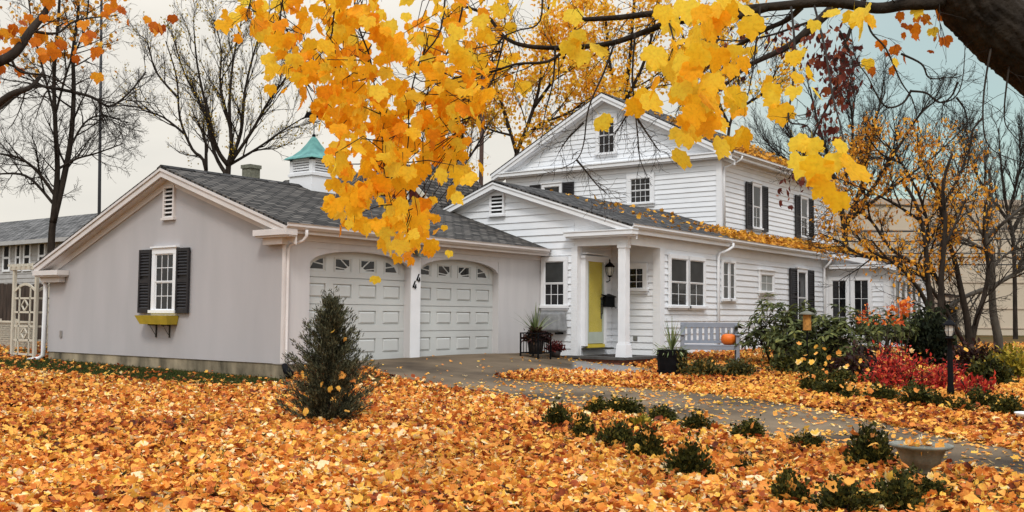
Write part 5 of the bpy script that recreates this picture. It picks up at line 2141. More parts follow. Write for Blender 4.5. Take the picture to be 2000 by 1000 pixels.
# bare trees on the right
tree('bare_tree', 'wide bare vase-shaped tree against the pale sky behind the far end of the main block', 52,
     [([(1652, 620), (1650, 470), (1640, 400), (1625, 330), (1600, 250), (1580, 170)], 14, 2, 0),
      ([(1650, 450), (1680, 370), (1700, 290), (1715, 220), (1730, 180)], 9, 1.5, 1), ([(1655, 440), (1710, 360), (1760, 280), (1800, 220), (1840, 190)], 8, 1.5, -1),
      ([(1645, 420), (1610, 350), (1560, 290), (1530, 240)], 7, 1.5, .5), ([(1660, 430), (1740, 370), (1820, 310), (1880, 250)], 6, 1.2, .8),
      ([(1640, 400), (1660, 310), (1665, 230), (1650, 160)], 6, 1.5, -.5), ([(1632, 350), (1580, 330), (1530, 310), (1490, 270)], 5, 1.2, .3)],
     'bark', 108, (17, 2.6, 3, .45, .5), None)
tree('bare_tree', 'bare upright tree at the far right edge against the sky', 50,
     [([(1985, 640), (1980, 480), (1965, 400), (1955, 320), (1950, 250)], 9, 1.5, 0), ([(1980, 460), (2010, 380), (2020, 300), (2030, 230)], 7, 1.5, .6),
      ([(1975, 440), (1930, 380), (1900, 320), (1890, 270)], 6, 1.2, -.6), ([(1968, 410), (1990, 330), (1990, 260)], 5, 1.2, .3)],
     'bark', 109, (17, 2.2, 3, .5, .45), None)
tree('bare_tree', 'thick grey-trunked bare tree with wide low limbs at the right edge', 30,
     [([(1952, 712), (1950, 660), (1940, 610), (1936, 560), (1935, 510), (1925, 450), (1935, 390), (1930, 330)], 12, 3, 0),
      ([(1934, 565), (1895, 575), (1860, 595), (1830, 618)], 6, 4, -1.2), ([(1938, 560), (1975, 540), (2010, 520), (2060, 510)], 6, 3, .6),
      ([(1932, 500), (1890, 470), (1850, 455), (1800, 470)], 5, 1.5, .8), ([(1928, 470), (1965, 430), (2005, 400), (2050, 380)], 5, 1.5, -.5),
      ([(1930, 520), (1975, 490), (2030, 480)], 4, 1.5, .4), ([(1926, 460), (1890, 410), (1870, 350), (1880, 300)], 4, 1.2, .4)],
     'greybark', 110, (15, 1.5, 3, .2, .8), ('oleaf', 220, .12, OVAL, .14, 3.0))
# multi-stemmed orange tree before the beige building
tree('orange_tree', 'multi-stemmed tree with small orange leaves in front of the beige building', 28,
     [([(1893, 712), (1892, 660), (1886, 610), (1876, 560), (1866, 510), (1850, 460), (1838, 410), (1830, 350)], 10, 3, 0),
      ([(1892, 690), (1905, 630), (1922, 575), (1930, 520), (1920, 460), (1925, 400)], 8, 2.5, .5),
      ([(1884, 690), (1850, 610), (1820, 565), (1795, 535), (1755, 515), (1700, 490), (1670, 455)], 6, 2, -1.0),
      ([(1838, 590), (1838, 520), (1845, 440), (1832, 380), (1800, 320), (1790, 260)], 7, 2, .6),
      ([(1822, 565), (1810, 500), (1812, 440), (1795, 380), (1760, 320), (1730, 280)], 6, 2, -.4),
      ([(1800, 540), (1745, 490), (1700, 430), (1650, 400), (1615, 410)], 5, 1.5, .4),
      ([(1812, 440), (1750, 400), (1690, 370), (1640, 350)], 4, 1.2, -.6), ([(1840, 410), (1870, 350), (1890, 300), (1900, 260)], 4, 1.2, .5),
      ([(1755, 515), (1690, 500), (1640, 470), (1600, 455)], 4, 1.2, .7), ([(1760, 322), (1720, 300), (1690, 260)], 3, 1, 0),
      ([(1700, 430), (1690, 380), (1680, 330), (1700, 290)], 3, 1, .5)],
     'bark', 111, (12, 1.3, 3, .22, .8), ('oleaf', 3700, .115, OVAL, .10, 1.2),
     leafpoly=[(1590, 380), (1620, 280), (1700, 225), (1830, 220), (1930, 280), (1950, 480), (1850, 560), (1720, 540), (1600, 500)])
tree('dark_trunk_tree', 'dark trunk with a left-reaching limb rising behind the black yew bush', 25.5,
     [([(1818, 712), (1816, 650), (1818, 600), (1812, 540), (1806, 470), (1790, 400), (1760, 350)], 10, 3, 0),
      ([(1817, 610), (1795, 570), (1765, 530), (1730, 500), (1700, 470)], 6, 2, -.6)],
     'bark', 112, (8, 1.0, 3, .2, .8), ('oleaf', 300, .12, OVAL, .10, 1.6))
tree('dark_trunk_tree', 'straight dark trunk just right of the forked one above the yew bush', 26.0,
     [([(1838, 712), (1837, 640), (1838, 570), (1842, 500), (1846, 430), (1842, 360), (1860, 300)], 9, 3, 0),
      ([(1843, 480), (1870, 430), (1890, 380)], 4, 1.5, .5)],
     'bark', 113, (8, 1.0, 3, .2, .8), ('oleaf', 160, .12, OVAL, .10, 1.6))

# near tree on the left: trunk out of the photograph, limb with orange leaves entering at the top left
def near_path(pp):
    return smooth_path([at(x, y, d) for x, y, d in pp], 5)


root = thing('leaning_maple', 'dark limb with ragged orange leaves entering at the upper left corner', 'tree', (*at(-420, 600, 13)[:2], g(*at(-420, 600, 13)[:2])))
rs = np.random.RandomState(120)
tb = MB()
b0 = at(-420, 600, 13)
tb.tube(smooth_path([(b0[0], b0[1], g(b0[0], b0[1]) - .1), at(-410, 300, 13), at(-330, 60, 13), at(-260, -150, 13.2)], 5), [.28 - .006 * k for k in range(16)], 10)
tb.build('trunk', M['bark'], root, True)
mb = MB()
tips = []
for pp, r0, r1 in (([(-330, 60, 13), (-180, 120, 13), (-60, 130, 13), (20, 110, 13.2), (60, 60, 13.4), (95, 10, 13.6), (100, -60, 13.6)], .10, .03),
                   ([(-380, 200, 13), (-200, 230, 13), (-60, 235, 13), (20, 185, 13), (60, 170, 13.2), (85, 140, 13.5)], .08, .02),
                   ([(60, 60, 13.4), (110, 65, 13.6), (150, 40, 13.8), (230, 30, 14.0)], .022, .007),
                   ([(20, 110, 13.2), (40, 140, 13.2), (100, 150, 13.4), (160, 190, 13.6)], .02, .006)):
    q = near_path(pp)
    mb.tube(q, [r0 + (r1 - r0) * j / (len(q) - 1) for j in range(len(q))], 7)
    sprout(mb, q[len(q) // 3:], r1 * 1.5, r1, rs, 7, .6, 2, .05, .8, .15, tips, .1, .003)
mb.build('branches', M['bark'], root, True)


def region(n, polys, d0, d1, size, smin=.7, smax=1.25, seed=0, facing=.75, bunch=(1, 2), ends=None):
    """hanging leaves: points spread through a stretch of branch space, tips down"""
    rs_ = np.random.RandomState(seed)
    P = []
    tot = []
    for poly, wgt in polys:
        tot.append(wgt)
    tot = np.array(tot, float) / sum(tot)
    while len(P) < n:
        poly = polys[rs_.choice(len(polys), p=tot)][0]
        xs = [p_[0] for p_ in poly]
        ys = [p_[1] for p_ in poly]
        x, y = rs_.uniform(min(xs), max(xs)), rs_.uniform(min(ys), max(ys))
        if inpoly(x, y, poly):
            c = at(x, y, rs_.uniform(d0, d1))
            m_ = rs_.randint(*bunch)        # leaves hang in little bunches below a twig end
            for _ in range(m_):
                P.append(c + rs_.normal(0, 1, 3) * size * np.array([.72, .72, .95]))
            if ends is not None:
                ends.append(c)
    P = np.array(P[:n])
    T = rs_.normal(0, .38, (n, 3)) + np.array([0, 0, -1])
    N = rs_.normal(0, .7, (n, 3)) - FWD * facing
    S = size * rs_.uniform(smin, smax, n)
    return P, T, N, S, rs_.rand(n), rs_


P, T, N, S, Rn, r_ = region(80, [([(-60, 60), (15, 70), (30, 100), (10, 145), (-60, 150)], 3.0), ([(40, 30), (95, 25), (100, 80), (50, 90)], 1.2), ([(125, 50), (190, 60), (180, 95), (90, 95)], .9),
                                 ([(190, -20), (270, -20), (265, 50), (195, 20)], .9), ([(295, 10), (325, 10), (320, 50), (295, 60)], .4)], 12.8, 13.8, .15, seed=121)
leaves('crown', MAPLE, P, T, N, S, Rn * .8, M['mapleo'], root, rs=r_)

# ---- the great maple overhead: leaning trunk at the right, limbs, hanging twigs and leaves
mbase = at(2330, 700, 7.6)
mg = g(mbase[0], mbase[1])
maple = thing('great_maple', 'great leaning maple overhead, its yellow leaves hanging across the top of the photo', 'tree', (mbase[0], mbase[1], mg))
tp = smooth_path([(mbase[0], mbase[1], mg - .15), at(2340, 560, 7.6), at(2290, 380, 7.5), at(2180, 250, 7.35), at(2040, 128, 7.2), at(1935, 40, 7.1), at(1862, -50, 7.05), at(1790, -180, 7.0), at(1700, -330, 7.0)], 6)
nT = len(tp)
tb = MB()
tp2 = smooth_path(tp, 5)
nT, ns = len(tp2), 84
rr_ = np.random.RandomState(77)
ph = rr_.rand(ns) * 6.28
upv = None
drift = 0.0
for j, c in enumerate(tp2):
    tan = tp2[min(j + 1, nT - 1)] - tp2[max(j - 1, 0)]
    tan = tan / np.linalg.norm(tan)
    if upv is None:
        upv = np.array([1.0, 0, 0])
    upv = upv - tan * np.dot(upv, tan)
    upv /= np.linalg.norm(upv)
    wv = np.cross(tan, upv)
    r0 = (.36 if j == 0 else .28 - .085 * j / nT)
    for k in range(ns):
        a = 6.2832 * k / ns
        ridge = .5 * math.sin(19 * a + 1.5 * math.sin(j * .23 + ph[k // 7]) + j * .05) + .35 * math.sin(31 * a + 2.0 * math.sin(j * .31 + ph[(k + 9) // 6 % ns])) + .35 * rr_.normal()
        q = c + (upv * math.cos(a) + wv * math.sin(a)) * (r0 * (1 + .045 * ridge))
        tb.v.append((q[0], q[1], q[2]))
for j in range(nT - 1):
    for k in range(ns):
        k2 = (k + 1) % ns
        tb.f.append((j * ns + k, j * ns + k2, (j + 1) * ns + k2, (j + 1) * ns + k))
tb.build('trunk', M['maplebark'], maple, True)

LIMBS = [
    ([(1880, -30, 7.05), (1835, 4, 7.0), (1770, 8, 7.0), (1712, 16, 7.0), (1620, 4, 7.0), (1520, 12, 7.0), (1420, 20, 7.1), (1300, 24, 7.1), (1210, 34, 7.2), (1138, 38, 7.3)], .050, .016),
    ([(1500, 14, 7.0), (1430, 34, 7.1), (1320, 42, 7.2), (1265, 60, 7.3), (1195, 84, 7.4), (1110, 93, 7.5), (1030, 90, 7.6), (985, 72, 7.7), (950, 30, 7.8), (900, 10, 7.8)], .030, .010),
    ([(1565, 14, 7.0), (1535, 40, 7.1), (1490, 60, 7.2), (1440, 90, 7.3), (1395, 108, 7.4), (1340, 140, 7.5)], .022, .008),
    ([(1700, -330, 7.0), (1400, -260, 7.2), (1100, -190, 7.3), (860, -140, 7.3), (640, -110, 7.2), (470, -90, 7.1)], .09, .03),
    ([(1110, 93, 7.5), (1070, 120, 7.4), (1010, 125, 7.3), (960, 140, 7.3), (900, 150, 7.2), (850, 165, 7.2)], .012, .005),
]
TW = [
    [(655, -115, 7.2), (660, -30, 7.1), (652, 30, 7.1), (645, 80, 7.1), (618, 115, 7.0), (590, 150, 7.0)],
    [(690, -120, 7.2), (692, -10, 7.1), (700, 50, 7.0), (722, 110, 7.0), (730, 160, 6.9), (745, 240, 6.9), (750, 330, 6.8), (765, 400, 6.8)],
    [(860, -140, 7.3), (870, -40, 7.2), (860, 60, 7.1), (820, 120, 7.0), (800, 200, 6.9), (798, 270, 6.9), (790, 350, 6.8), (800, 420, 6.8)],
    [(900, -140, 7.3), (905, 0, 7.2), (880, 90, 7.1), (845, 150, 7.1), (830, 210, 7.1), (826, 290, 7.0), (830, 380, 6.9)],
    [(560, -100, 7.2), (555, -20, 7.1), (548, 40, 7.1), (560, 100, 7.0), (580, 150, 7.0)],
    [(500, -95, 7.1), (495, -20, 7.0), (480, 30, 7.0)],
    [(1080, -185, 7.3), (1060, -60, 7.4), (1055, 40, 7.4), (1010, 60, 7.3), (975, 80, 7.3), (940, 150, 7.2), (915, 190, 7.1)],
    [(985, 72, 7.7), (965, 150, 7.5), (940, 190, 7.4), (905, 250, 7.3)],
    [(1200, 84, 7.4), (1180, 140, 7.3), (1150, 210, 7.2), (1140, 280, 7.2), (1126, 312, 7.1), (1095, 330, 7.1)],
    [(1126, 312, 7.1), (1145, 335, 7.1), (1165, 360, 7.1), (1185, 378, 7.1)],
    [(1140, 240, 7.2), (1110, 270, 7.2), (1090, 300, 7.2)],
    [(1240, 66, 7.3), (1235, 150, 7.2), (1240, 210, 7.2), (1246, 270, 7.1), (1250, 310, 7.1), (1262, 340, 7.1)],
    [(1240, 200, 7.2), (1215, 240, 7.2), (1200, 262, 7.2)], [(1244, 230, 7.2), (1270, 270, 7.2), (1290, 298, 7.2)],
    [(1085, 92, 7.5), (1080, 160, 7.4), (1065, 220, 7.4), (1058, 270, 7.3)],
    [(1330, 60, 7.2), (1345, 110, 7.0), (1335, 150, 6.9), (1342, 190, 6.8), (1330, 240, 6.8)],
    [(1410, 25, 7.1), (1398, 90, 6.9), (1375, 130, 6.8), (1350, 170, 6.7), (1320, 220, 6.6)],
    [(1485, 12, 7.0), (1476, 90, 6.9), (1468, 150, 6.8), (1455, 210, 6.8)],
    [(1545, 14, 6.9), (1552, 90, 6.2), (1548, 170, 5.6), (1540, 220, 5.2), (1545, 240, 5.0), (1575, 245, 4.9), (1590, 270, 4.8)],
    [(1590, 10, 7.0), (1610, 90, 6.0), (1625, 180, 5.2), (1640, 240, 4.8), (1650, 285, 4.6)],
    [(1692, 14, 7.0), (1700, 60, 7.0), (1730, 95, 6.9), (1760, 160, 6.9), (1780, 190, 6.9), (1790, 225, 6.9), (1796, 260, 6.9)],
    [(1760, 105, 6.9), (1800, 125, 6.9), (1815, 152, 6.9), (1850, 152, 6.9), (1875, 150, 6.9)],
    [(1780, 178, 6.9), (1810, 182, 6.9), (1835, 200, 6.9), (1865, 190, 6.9), (1880, 155, 6.9), (1885, 88, 7.0)],
    [(1780, 176, 6.9), (1765, 200, 6.9), (1740, 210, 6.9), (1720, 198, 6.9), (1695, 150, 6.9), (1670, 110, 7.0), (1660, 30, 7.0)],
    [(1940, 70, 7.1), (1930, 125, 6.9), (1922, 180, 6.8), (1920, 230, 6.7), (1926, 275, 6.6), (1950, 300, 6.5), (2010, 322, 6.4)],
    [(1920, 230, 6.7), (1900, 255, 6.7), (1893, 300, 6.7), (1886, 345, 6.7)],
    [(1975, 100, 7.1), (1967, 160, 7.0), (1962, 210, 7.0), (1965, 245, 7.0), (1990, 275, 7.0)],
    [(1868, 190, 6.9), (1885, 215, 6.9), (1890, 245, 6.9)],
    [(1870, 160, 6.9), (1860, 185, 6.9), (1842, 205, 6.9), (1840, 230, 6.9)],
    [(1300, 22, 7.1), (1315, 80, 6.8), (1305, 120, 6.7)],
    [(960, -160, 7.3), (975, -40, 7.4), (985, 30, 7.4), (990, 75, 7.4), (1000, 110, 7.3)],
]
rs = np.random.RandomState(130)
lb = MB()
wb_ = MB()
tips = []
for pp, r0, r1 in LIMBS:
    q = near_path(pp)
    lb.tube(q, [r0 + (r1 - r0) * j / (len(q) - 1) for j in range(len(q))], 8)
    sprout(wb_, q, .01, .006, rs, 14, .55, 2, -.12, .8, .16, tips, .1, .0022)
for pp in TW:
    q = near_path(pp)
    r0 = .0085
    wb_.tube(q, [r0 + (.0025 - r0) * j / (len(q) - 1) for j in range(len(q))], 5)
    sprout(wb_, q, .005, .003, rs, 9, .28, 2, -.12, .7, .16, tips, .15, .0018)

CAS = [
    ([(560, -40), (1000, -40), (985, 60), (930, 120), (850, 140), (760, 120), (690, 90), (640, 60), (600, 40)], 3.0),
    ([(640, 60), (800, 60), (930, 110), (935, 180), (900, 260), (820, 300), (700, 300), (640, 290), (650, 200), (690, 160), (660, 110)], 4.6),
    ([(640, 270), (760, 240), (880, 260), (935, 300), (930, 350), (880, 330), (820, 305), (760, 325), (700, 360), (650, 330)], 2.1),
    ([(665, 340), (745, 320), (735, 370), (690, 425), (658, 410)], 1.0),
    ([(745, 395), (800, 400), (845, 415), (830, 440), (800, 465), (770, 440)], .7), ([(715, 330), (760, 325), (765, 395), (740, 390)], .45), ([(640, 100), (700, 100), (700, 170), (650, 200)], .5),
    ([(535, 80), (600, 90), (640, 130), (640, 190), (600, 180), (560, 150), (525, 130)], .75),
    ([(455, -20), (560, -20), (560, 50), (520, 60), (490, 40), (460, 80), (445, 40)], .85),
    ([(580, 60), (650, 70), (640, 130), (600, 130)], .35),
    ([(880, 110), (985, 60), (990, 130), (950, 200), (900, 230)], .8),
]
ENDS = []
P, T, N, S, Rn, r_ = region(860, CAS, 6.3, 8.2, .108, .6, 1.35, 131, .75, (3, 9), ENDS)
leaves('hanging_leaves', MAPLE, P, T, N, S, Rn, M['maple'], maple, rs=r_)
allp = [np.array(q) for pp in TW for q in near_path(pp)]
allp = np.array(allp)
for c in ENDS:
    up_ = allp[:, 2] > c[2] + .05
    cand = allp[up_] if up_.any() else allp
    s_ = cand[np.argmin(np.linalg.norm(cand - c, axis=1))]
    if np.linalg.norm(s_ - c) < 1.6:
        md_ = (s_ + c) / 2 + rs.normal(0, .05, 3) + np.array([0, 0, .04])
        wb_.tube([s_, md_, c, c + np.array([0, 0, -.05])], [.0045, .0035, .0025, .001], 4, cap=False)
lb.build('limb', M['maplebark'], maple, True)
wb_.build('twigs', M['bark'], maple, True)
CL2 = [([(1330, 15), (1425, 5), (1405, 110), (1385, 150), (1345, 160), (1310, 110)], 1.2), ([(1300, 110), (1395, 110), (1390, 150), (1350, 205), (1340, 268), (1300, 245), (1262, 232), (1272, 150)], 1.6),
       ([(1315, 240), (1350, 240), (1345, 275), (1318, 275)], .2), ([(1400, 100), (1430, 90), (1470, 150), (1455, 195), (1410, 190)], .8)]
P, T, N, S, Rn, r_ = region(92, CL2, 6.0, 7.0, .145, .7, 1.3, 132, .75, (2, 4))
leaves('hanging_leaves', MAPLE, P, T, N, S, .3 + Rn * .7, M['maple'], maple, rs=r_)
SING = [(1085, 8, 7.3, .20), (1120, 20, 7.3, .16), (1110, 78, 7.4, .17), (1140, 98, 7.4, .15), (1128, 60, 7.4, .14), (1165, 88, 7.4, .16), (1172, 228, 7.1, .15), (1330, 252, 6.9, .15), (1428, 268, 6.8, .12),
        (1010, 12, 7.3, .13), (1000, 45, 7.3, .12), (1360, 10, 7.0, .17), (1450, 10, 6.9, .18), (1430, 30, 6.9, .13), (1625, 20, 6.8, .12), (1690, 14, 6.2, .18), (1682, 45, 6.2, .14), (1668, 22, 6.3, .13), (1700, 30, 6.2, .12),
        (1565, 98, 5.6, .10), (1545, 102, 5.5, .10), (1575, 132, 5.4, .10), (1560, 145, 5.4, .08), (1590, 172, 5.2, .10), (1512, 165, 5.4, .11), (1525, 205, 5.2, .14), (1516, 186, 5.2, .10), (1555, 170, 5.3, .10),
        (1554, 268, 4.6, .10), (1586, 271, 4.6, .11), (1566, 304, 4.4, .13), (1610, 312, 4.3, .15), (1616, 352, 4.3, .12), (1640, 376, 4.2, .11), (1646, 278, 4.3, .08), (1672, 320, 4.3, .16), (1630, 300, 4.3, .10),
        (1694, 115, 6.6, .09), (1745, 115, 6.6, .08), (1810, 40, 7.2, .08), (1820, 55, 7.2, .08), (1792, 15, 7.0, .09),
        (1590, 40, 6.0, .09), (868, 440, 6.9, .05), (850, 470, 6.9, .05), (878, 490, 6.9, .06), (700, 428, 6.9, .13), (690, 400, 6.9, .13), (845, 385, 6.9, .07)]
SP = np.array([at(x, y, d) for x, y, d, s in SING])
n = len(SP)
rs = np.random.RandomState(133)
leaves('hanging_leaves', MAPLE, SP, rs.normal(0, .4, (n, 3)) + np.array([0, 0, -1]), rs.normal(0, .45, (n, 3)) - FWD * .9, np.array([s for *_, s in SING]), .5 + .5 * rs.rand(n), M['maple'], maple, rs=rs)
P, T, N, S, Rn, r_ = region(26, [([(1670, 30), (1870, 30), (1840, 100), (1780, 100), (1700, 90)], 1), ([(1765, 55), (1840, 40), (1835, 95), (1770, 90)], 1.5), ([(1675, 100), (1760, 95), (1750, 130), (1690, 125)], 1.0)], 7.0, 7.4, .075, .6, 1.3, 137)
leaves('hanging_leaves', MAPLE, P, T, N, S, Rn * .6, M['mapleo'], maple, rs=r_)
OAK = [([(1500, 60), (1600, 50), (1660, 60), (1680, 110), (1600, 120), (1500, 110)], 2.0), ([(1560, 100), (1660, 90), (1655, 160), (1590, 160)], 1.4), ([(1630, 110), (1680, 130), (1670, 190), (1640, 180)], .7),
       ([(1615, 150), (1665, 160), (1650, 210), (1620, 200)], .7), ([(1570, 195), (1650, 200), (1640, 270), (1580, 280)], .9), ([(1520, 350), (1545, 330), (1560, 320), (1575, 335), (1550, 385), (1525, 385)], .8),
       ([(1355, 60), (1500, 60), (1490, 110), (1440, 170), (1390, 200)], 1.1), ([(1580, 320), (1600, 318), (1600, 335), (1580, 335)], .2)]
P, T, N, S, Rn, r_ = region(430, OAK, 10.5, 12.5, .075, .6, 1.3, 134)

# dried brown leaves belong to an oak whose limb reaches in from above
ob = at(2700, 640, 13)
oak = thing('brown_oak', 'oak limb with clusters of dried brown-red leaves beside the main roof', 'tree', (ob[0], ob[1], g(ob[0], ob[1])))
leaves('dried_leaves', LONG + MAPLE_LO[:1], P, T, N, S * 1.15, Rn, M['oakleaf'], oak, rs=r_)
tb = MB()
tb.tube(smooth_path([(ob[0], ob[1], g(ob[0], ob[1]) - .1), at(2690, 300, 13), at(2600, 0, 12.6), at(2400, -150, 12.2)], 5), [.30 - .01 * k for k in range(16)], 10)
tb.build('trunk', M['bark'], oak, True)
mb = MB()
for pp, r0, r1 in (([(2600, 0, 12.6), (2300, -130, 12), (1950, -140, 11.6), (1720, -60, 11.4), (1600, 40, 11.2), (1540, 90, 11.2), (1460, 130, 11.2), (1390, 190, 11.2)], .10, .012),
                   ([(1720, -60, 11.4), (1660, 60, 11.3), (1640, 150, 11.3), (1610, 220, 11.3), (1570, 300, 11.3), (1540, 350, 11.3)], .025, .006),
                   ([(1640, 60, 11.3), (1665, 120, 11.3), (1655, 185, 11.3)], .014, .004), ([(1620, 30, 11.2), (1560, 50, 11.2), (1500, 70, 11.2), (1430, 80, 11.2), (1360, 70, 11.2)], .018, .005)):
    q = near_path(pp)
    mb.tube(q, [r0 + (r1 - r0) * j / (len(q) - 1) for j in range(len(q))], 6)
    sprout(mb, q[len(q) // 2:], .01, .006, rs, 10, .5, 2, -.1, .8, .16, None, .1, .003)
mb.build('branches', M['bark'], oak, True)

# ------------------------------------------------------------------ leaf litter and grass
rs = np.random.RandomState(200)
HOUSE = [(12.33, 14.43), (12.33, 22.65), (20.6, 22.65), (20.6, 18), (42, 18), (42, 9.88), (33.9, 9.88), (33.9, 11.95), (22.1, 11.95), (20.22, 11.84), (20.22, 13.6), (20.5, 14.43)]
DR = [(x, y) for x, y in DRIVE]
XS, YS = [], []
N0 = 1500000
dep = rs.uniform(6.6, 40, N0) if False else 6.6 + (40 - 6.6) * rs.rand(N0)
keep = rs.rand(N0) < dep / 40
dep = dep[keep]
lat = rs.uniform(-.74, .80, len(dep)) * dep
cx = dep * FWD[0] / math.cos(PIT) + lat * _rt[0]
cy = dep * FWD[1] / math.cos(PIT) + lat * _rt[1]


def inpoly_np(x, y, poly):
    c = np.zeros(len(x), bool)
    j = len(poly) - 1
    for i in range(len(poly)):
        xi, yi = poly[i]
        xj, yj = poly[j]
        cond = ((yi > y) != (yj > y)) & (x < (xj - xi) * (y - yi) / (yj - yi + 1e-12) + xi)
        c ^= cond
        j = i
    return c


ind = inpoly_np(cx, cy, DR)
inh = inpoly_np(cx, cy, HOUSE)
target = np.where(dep < 12, 680, np.where(dep < 20, 540, np.where(dep < 27, 260, 90))).astype(float)
near_drive = np.minimum(1, np.exp(-np.abs(cy - (cx - 14)) * 0))
dens = np.ones(len(cx))
edge_ = ind & ~(inpoly_np(cx + .4, cy, DR) & inpoly_np(cx - .4, cy, DR) & inpoly_np(cx, cy + .4, DR) & inpoly_np(cx, cy - .4, DR))
dens[ind] = .085
dens[edge_] = .20
xa = (cx < 19.5) & ind & (cy > 11.0)
dens[xa] = .010
patchy = .5 + .5 * np.sin(cx * 2.1 + 1.3 * np.sin(cy * 1.7)) * np.sin(cy * 2.3 + 1.1 * np.sin(cx * 1.3))
strip = (cx > 10.6) & (cx < 12.4) & (cy > 14.0) & (cy < 23)
dens[strip] = (.05 + .22 * patchy[strip]) * np.where(cy[strip] > 19, 1.3, .7)
mid = (cx > 9.4) & (cx <= 10.6) & (cy > 14.5) & (cy < 23)
dens[mid] = .55 + .4 * patchy[mid]
bed = (cx > 14) & (cy < 8.5) & ~ind & (dep > 17.5)
dens[bed] = .75
thin = np.sin(cx * 1.7 + 2.2 * np.sin(cy * 1.1)) * np.sin(cy * 1.5 + 1.9 * np.sin(cx * .9))
dens *= np.where((thin > .78) & ~ind, .42, 1.0)
dens[inh] = 0
area = (.62 * 2) * 40 * (40 - 6.6) * .5 * (1 - (6.6 / 40) ** 2) / (1 - 6.6 / 40)
base_density = len(cx) / (0.5 * (40 ** 2 - 6.6 ** 2) * 1.54)
pr = target * dens / base_density
keep = rs.rand(len(cx)) < np.minimum(1, pr)
print('litter candidates', len(cx), 'base density', base_density, 'kept', keep.sum(), 'clipped', (pr > 1).mean())
cx, cy, dep, ind, dens = cx[keep], cy[keep], dep[keep], ind[keep], dens[keep]
cz = np.array([g(x, y) for x, y in zip(cx, cy)])
n = len(cx)
pile = rs.rand(n) ** 2 * .075 * np.where(ind, .15, 1.0) + np.where(ind, .028, .012)
P = np.stack([cx, cy, cz + pile], 1)
tilt = np.where(ind, .22, .62)[:, None]
N = rs.normal(0, 1, (n, 3)) * tilt + np.array([0, 0, 1.0])
T = rs.normal(0, 1, (n, 3))
T[:, 2] *= .15
S = rs.uniform(.042, .092, n) * np.where(rs.rand(n) < .10, 1.4, 1.0)
S[ind] *= .85
drift = np.sin(cx * .9 + 2 * np.sin(cy * .55)) * np.sin(cy * .8 + 1.5 * np.sin(cx * .6)) + .5 * np.sin(cx * 2.3 + cy * 1.9)
rnd = np.clip(rs.rand(n) + .13 * drift, 0, 1)
yel = (cx > 13.5) & (cy < 8) & (rs.rand(n) < .5) & (dep > 15)
rnd[yel] = rs.uniform(.6, .92, yel.sum())
rnd[ind] = rs.uniform(.45, 1, ind.sum())
fr = (dep < 11) & (rs.rand(n) < .35)
rnd[fr] = rs.uniform(.4, .97, fr.sum())
nearm = dep < 13.5
o = leaves('leaf_litter', MAPLE[:2] + MAPLE_LO + FLATB, P[nearm], T[nearm], N[nearm], S[nearm], rnd[nearm], M['litter'], rs=rs)
tag(o, 'thick orange and yellow fallen maple leaves covering the near lawn', None, None, 'stuff')
o = leaves('leaf_litter', MAPLE_LO + FLATB, P[~nearm], T[~nearm], N[~nearm], S[~nearm], rnd[~nearm], M['litter'], rs=rs)
tag(o, 'orange and yellow fallen leaves covering the farther lawn and beds', None, None, 'stuff')

# a few leaves caught on the shrubs
C = []
for (px, py, w, hr, lab) in SPOTS:
    q = gp(px, py)
    wm = pxm(w, q)
    for k in range(5):
        C.append(q + np.array([rs.normal(0, .22) * wm, rs.normal(0, .22) * wm, wm * hr * rs.uniform(.55, .95)]))
q = gp(640, 826)
for k in range(12):
    h_ = rs.uniform(.15, 1.2)
    a = rs.uniform(math.pi * .9, math.pi * 1.8)
    r_ = .50 * (1 - h_ / 1.5) ** .7
    C.append(q + np.array([math.cos(a) * r_, math.sin(a) * r_, h_]))
for k in range(60):
    C.append(np.array(hit(rs.uniform(1560, 1900), rs.uniform(735, 765))) + np.array([0, 0, rs.uniform(.2, .7)]))
C = np.array(C)
n = len(C)
o = leaves('leaf_litter', MAPLE_LO, C, rs.normal(0, 1, (n, 3)), rs.normal(0, .5, (n, 3)) + np.array([0, 0, .8]) - FWD * .4, rs.uniform(.07, .12, n), rs.uniform(.4, 1, n), M['litter'], rs=rs)
tag(o, 'single yellow leaves caught on top of the shrubs', None, None, 'stuff')

n = 45000
gx = rs.uniform(9.8, 12.32, n)
gy = rs.uniform(13.6, 23.4, n)
ok = rs.rand(n) < np.clip((gx - 9.6) / 1.6, .1, 1)
gx, gy = gx[ok], gy[ok]
n = len(gx)
P = np.stack([gx, gy, [g(x, y) for x, y in zip(gx, gy)]], 1)
o = leaves('grass', [([(-.06, 0, 0), (.06, 0, 0), (.03, .6, .05), (0, 1, .2)], [(0, 1, 2), (0, 2, 3)])], P, rs.normal(0, .35, (n, 3)) + np.array([0, 0, 1]), rs.normal(0, 1, (n, 3)),
           rs.uniform(.05, .10, n), rs.rand(n), M['grass'], rs=rs)
tag(o, 'short dark grass showing along the garage foundation', None, None, 'stuff')
n = 16000
gx, gy = rs.uniform(4, 13, n), rs.uniform(1, 14, n)
ok = ~inpoly_np(gx, gy, DR)
gx, gy = gx[ok], gy[ok]
n = len(gx)
P = np.stack([gx, gy, [g(x, y) for x, y in zip(gx, gy)]], 1)
o = leaves('grass', [([(-.06, 0, 0), (.06, 0, 0), (.03, .6, .05), (0, 1, .2)], [(0, 1, 2), (0, 2, 3)])], P, rs.normal(0, .4, (n, 3)) + np.array([0, 0, 1]), rs.normal(0, 1, (n, 3)),
           rs.uniform(.05, .11, n), rs.rand(n), M['grass'], rs=rs)
tag(o, 'grass blades poking through the leaf cover of the lawn', None, None, 'stuff')

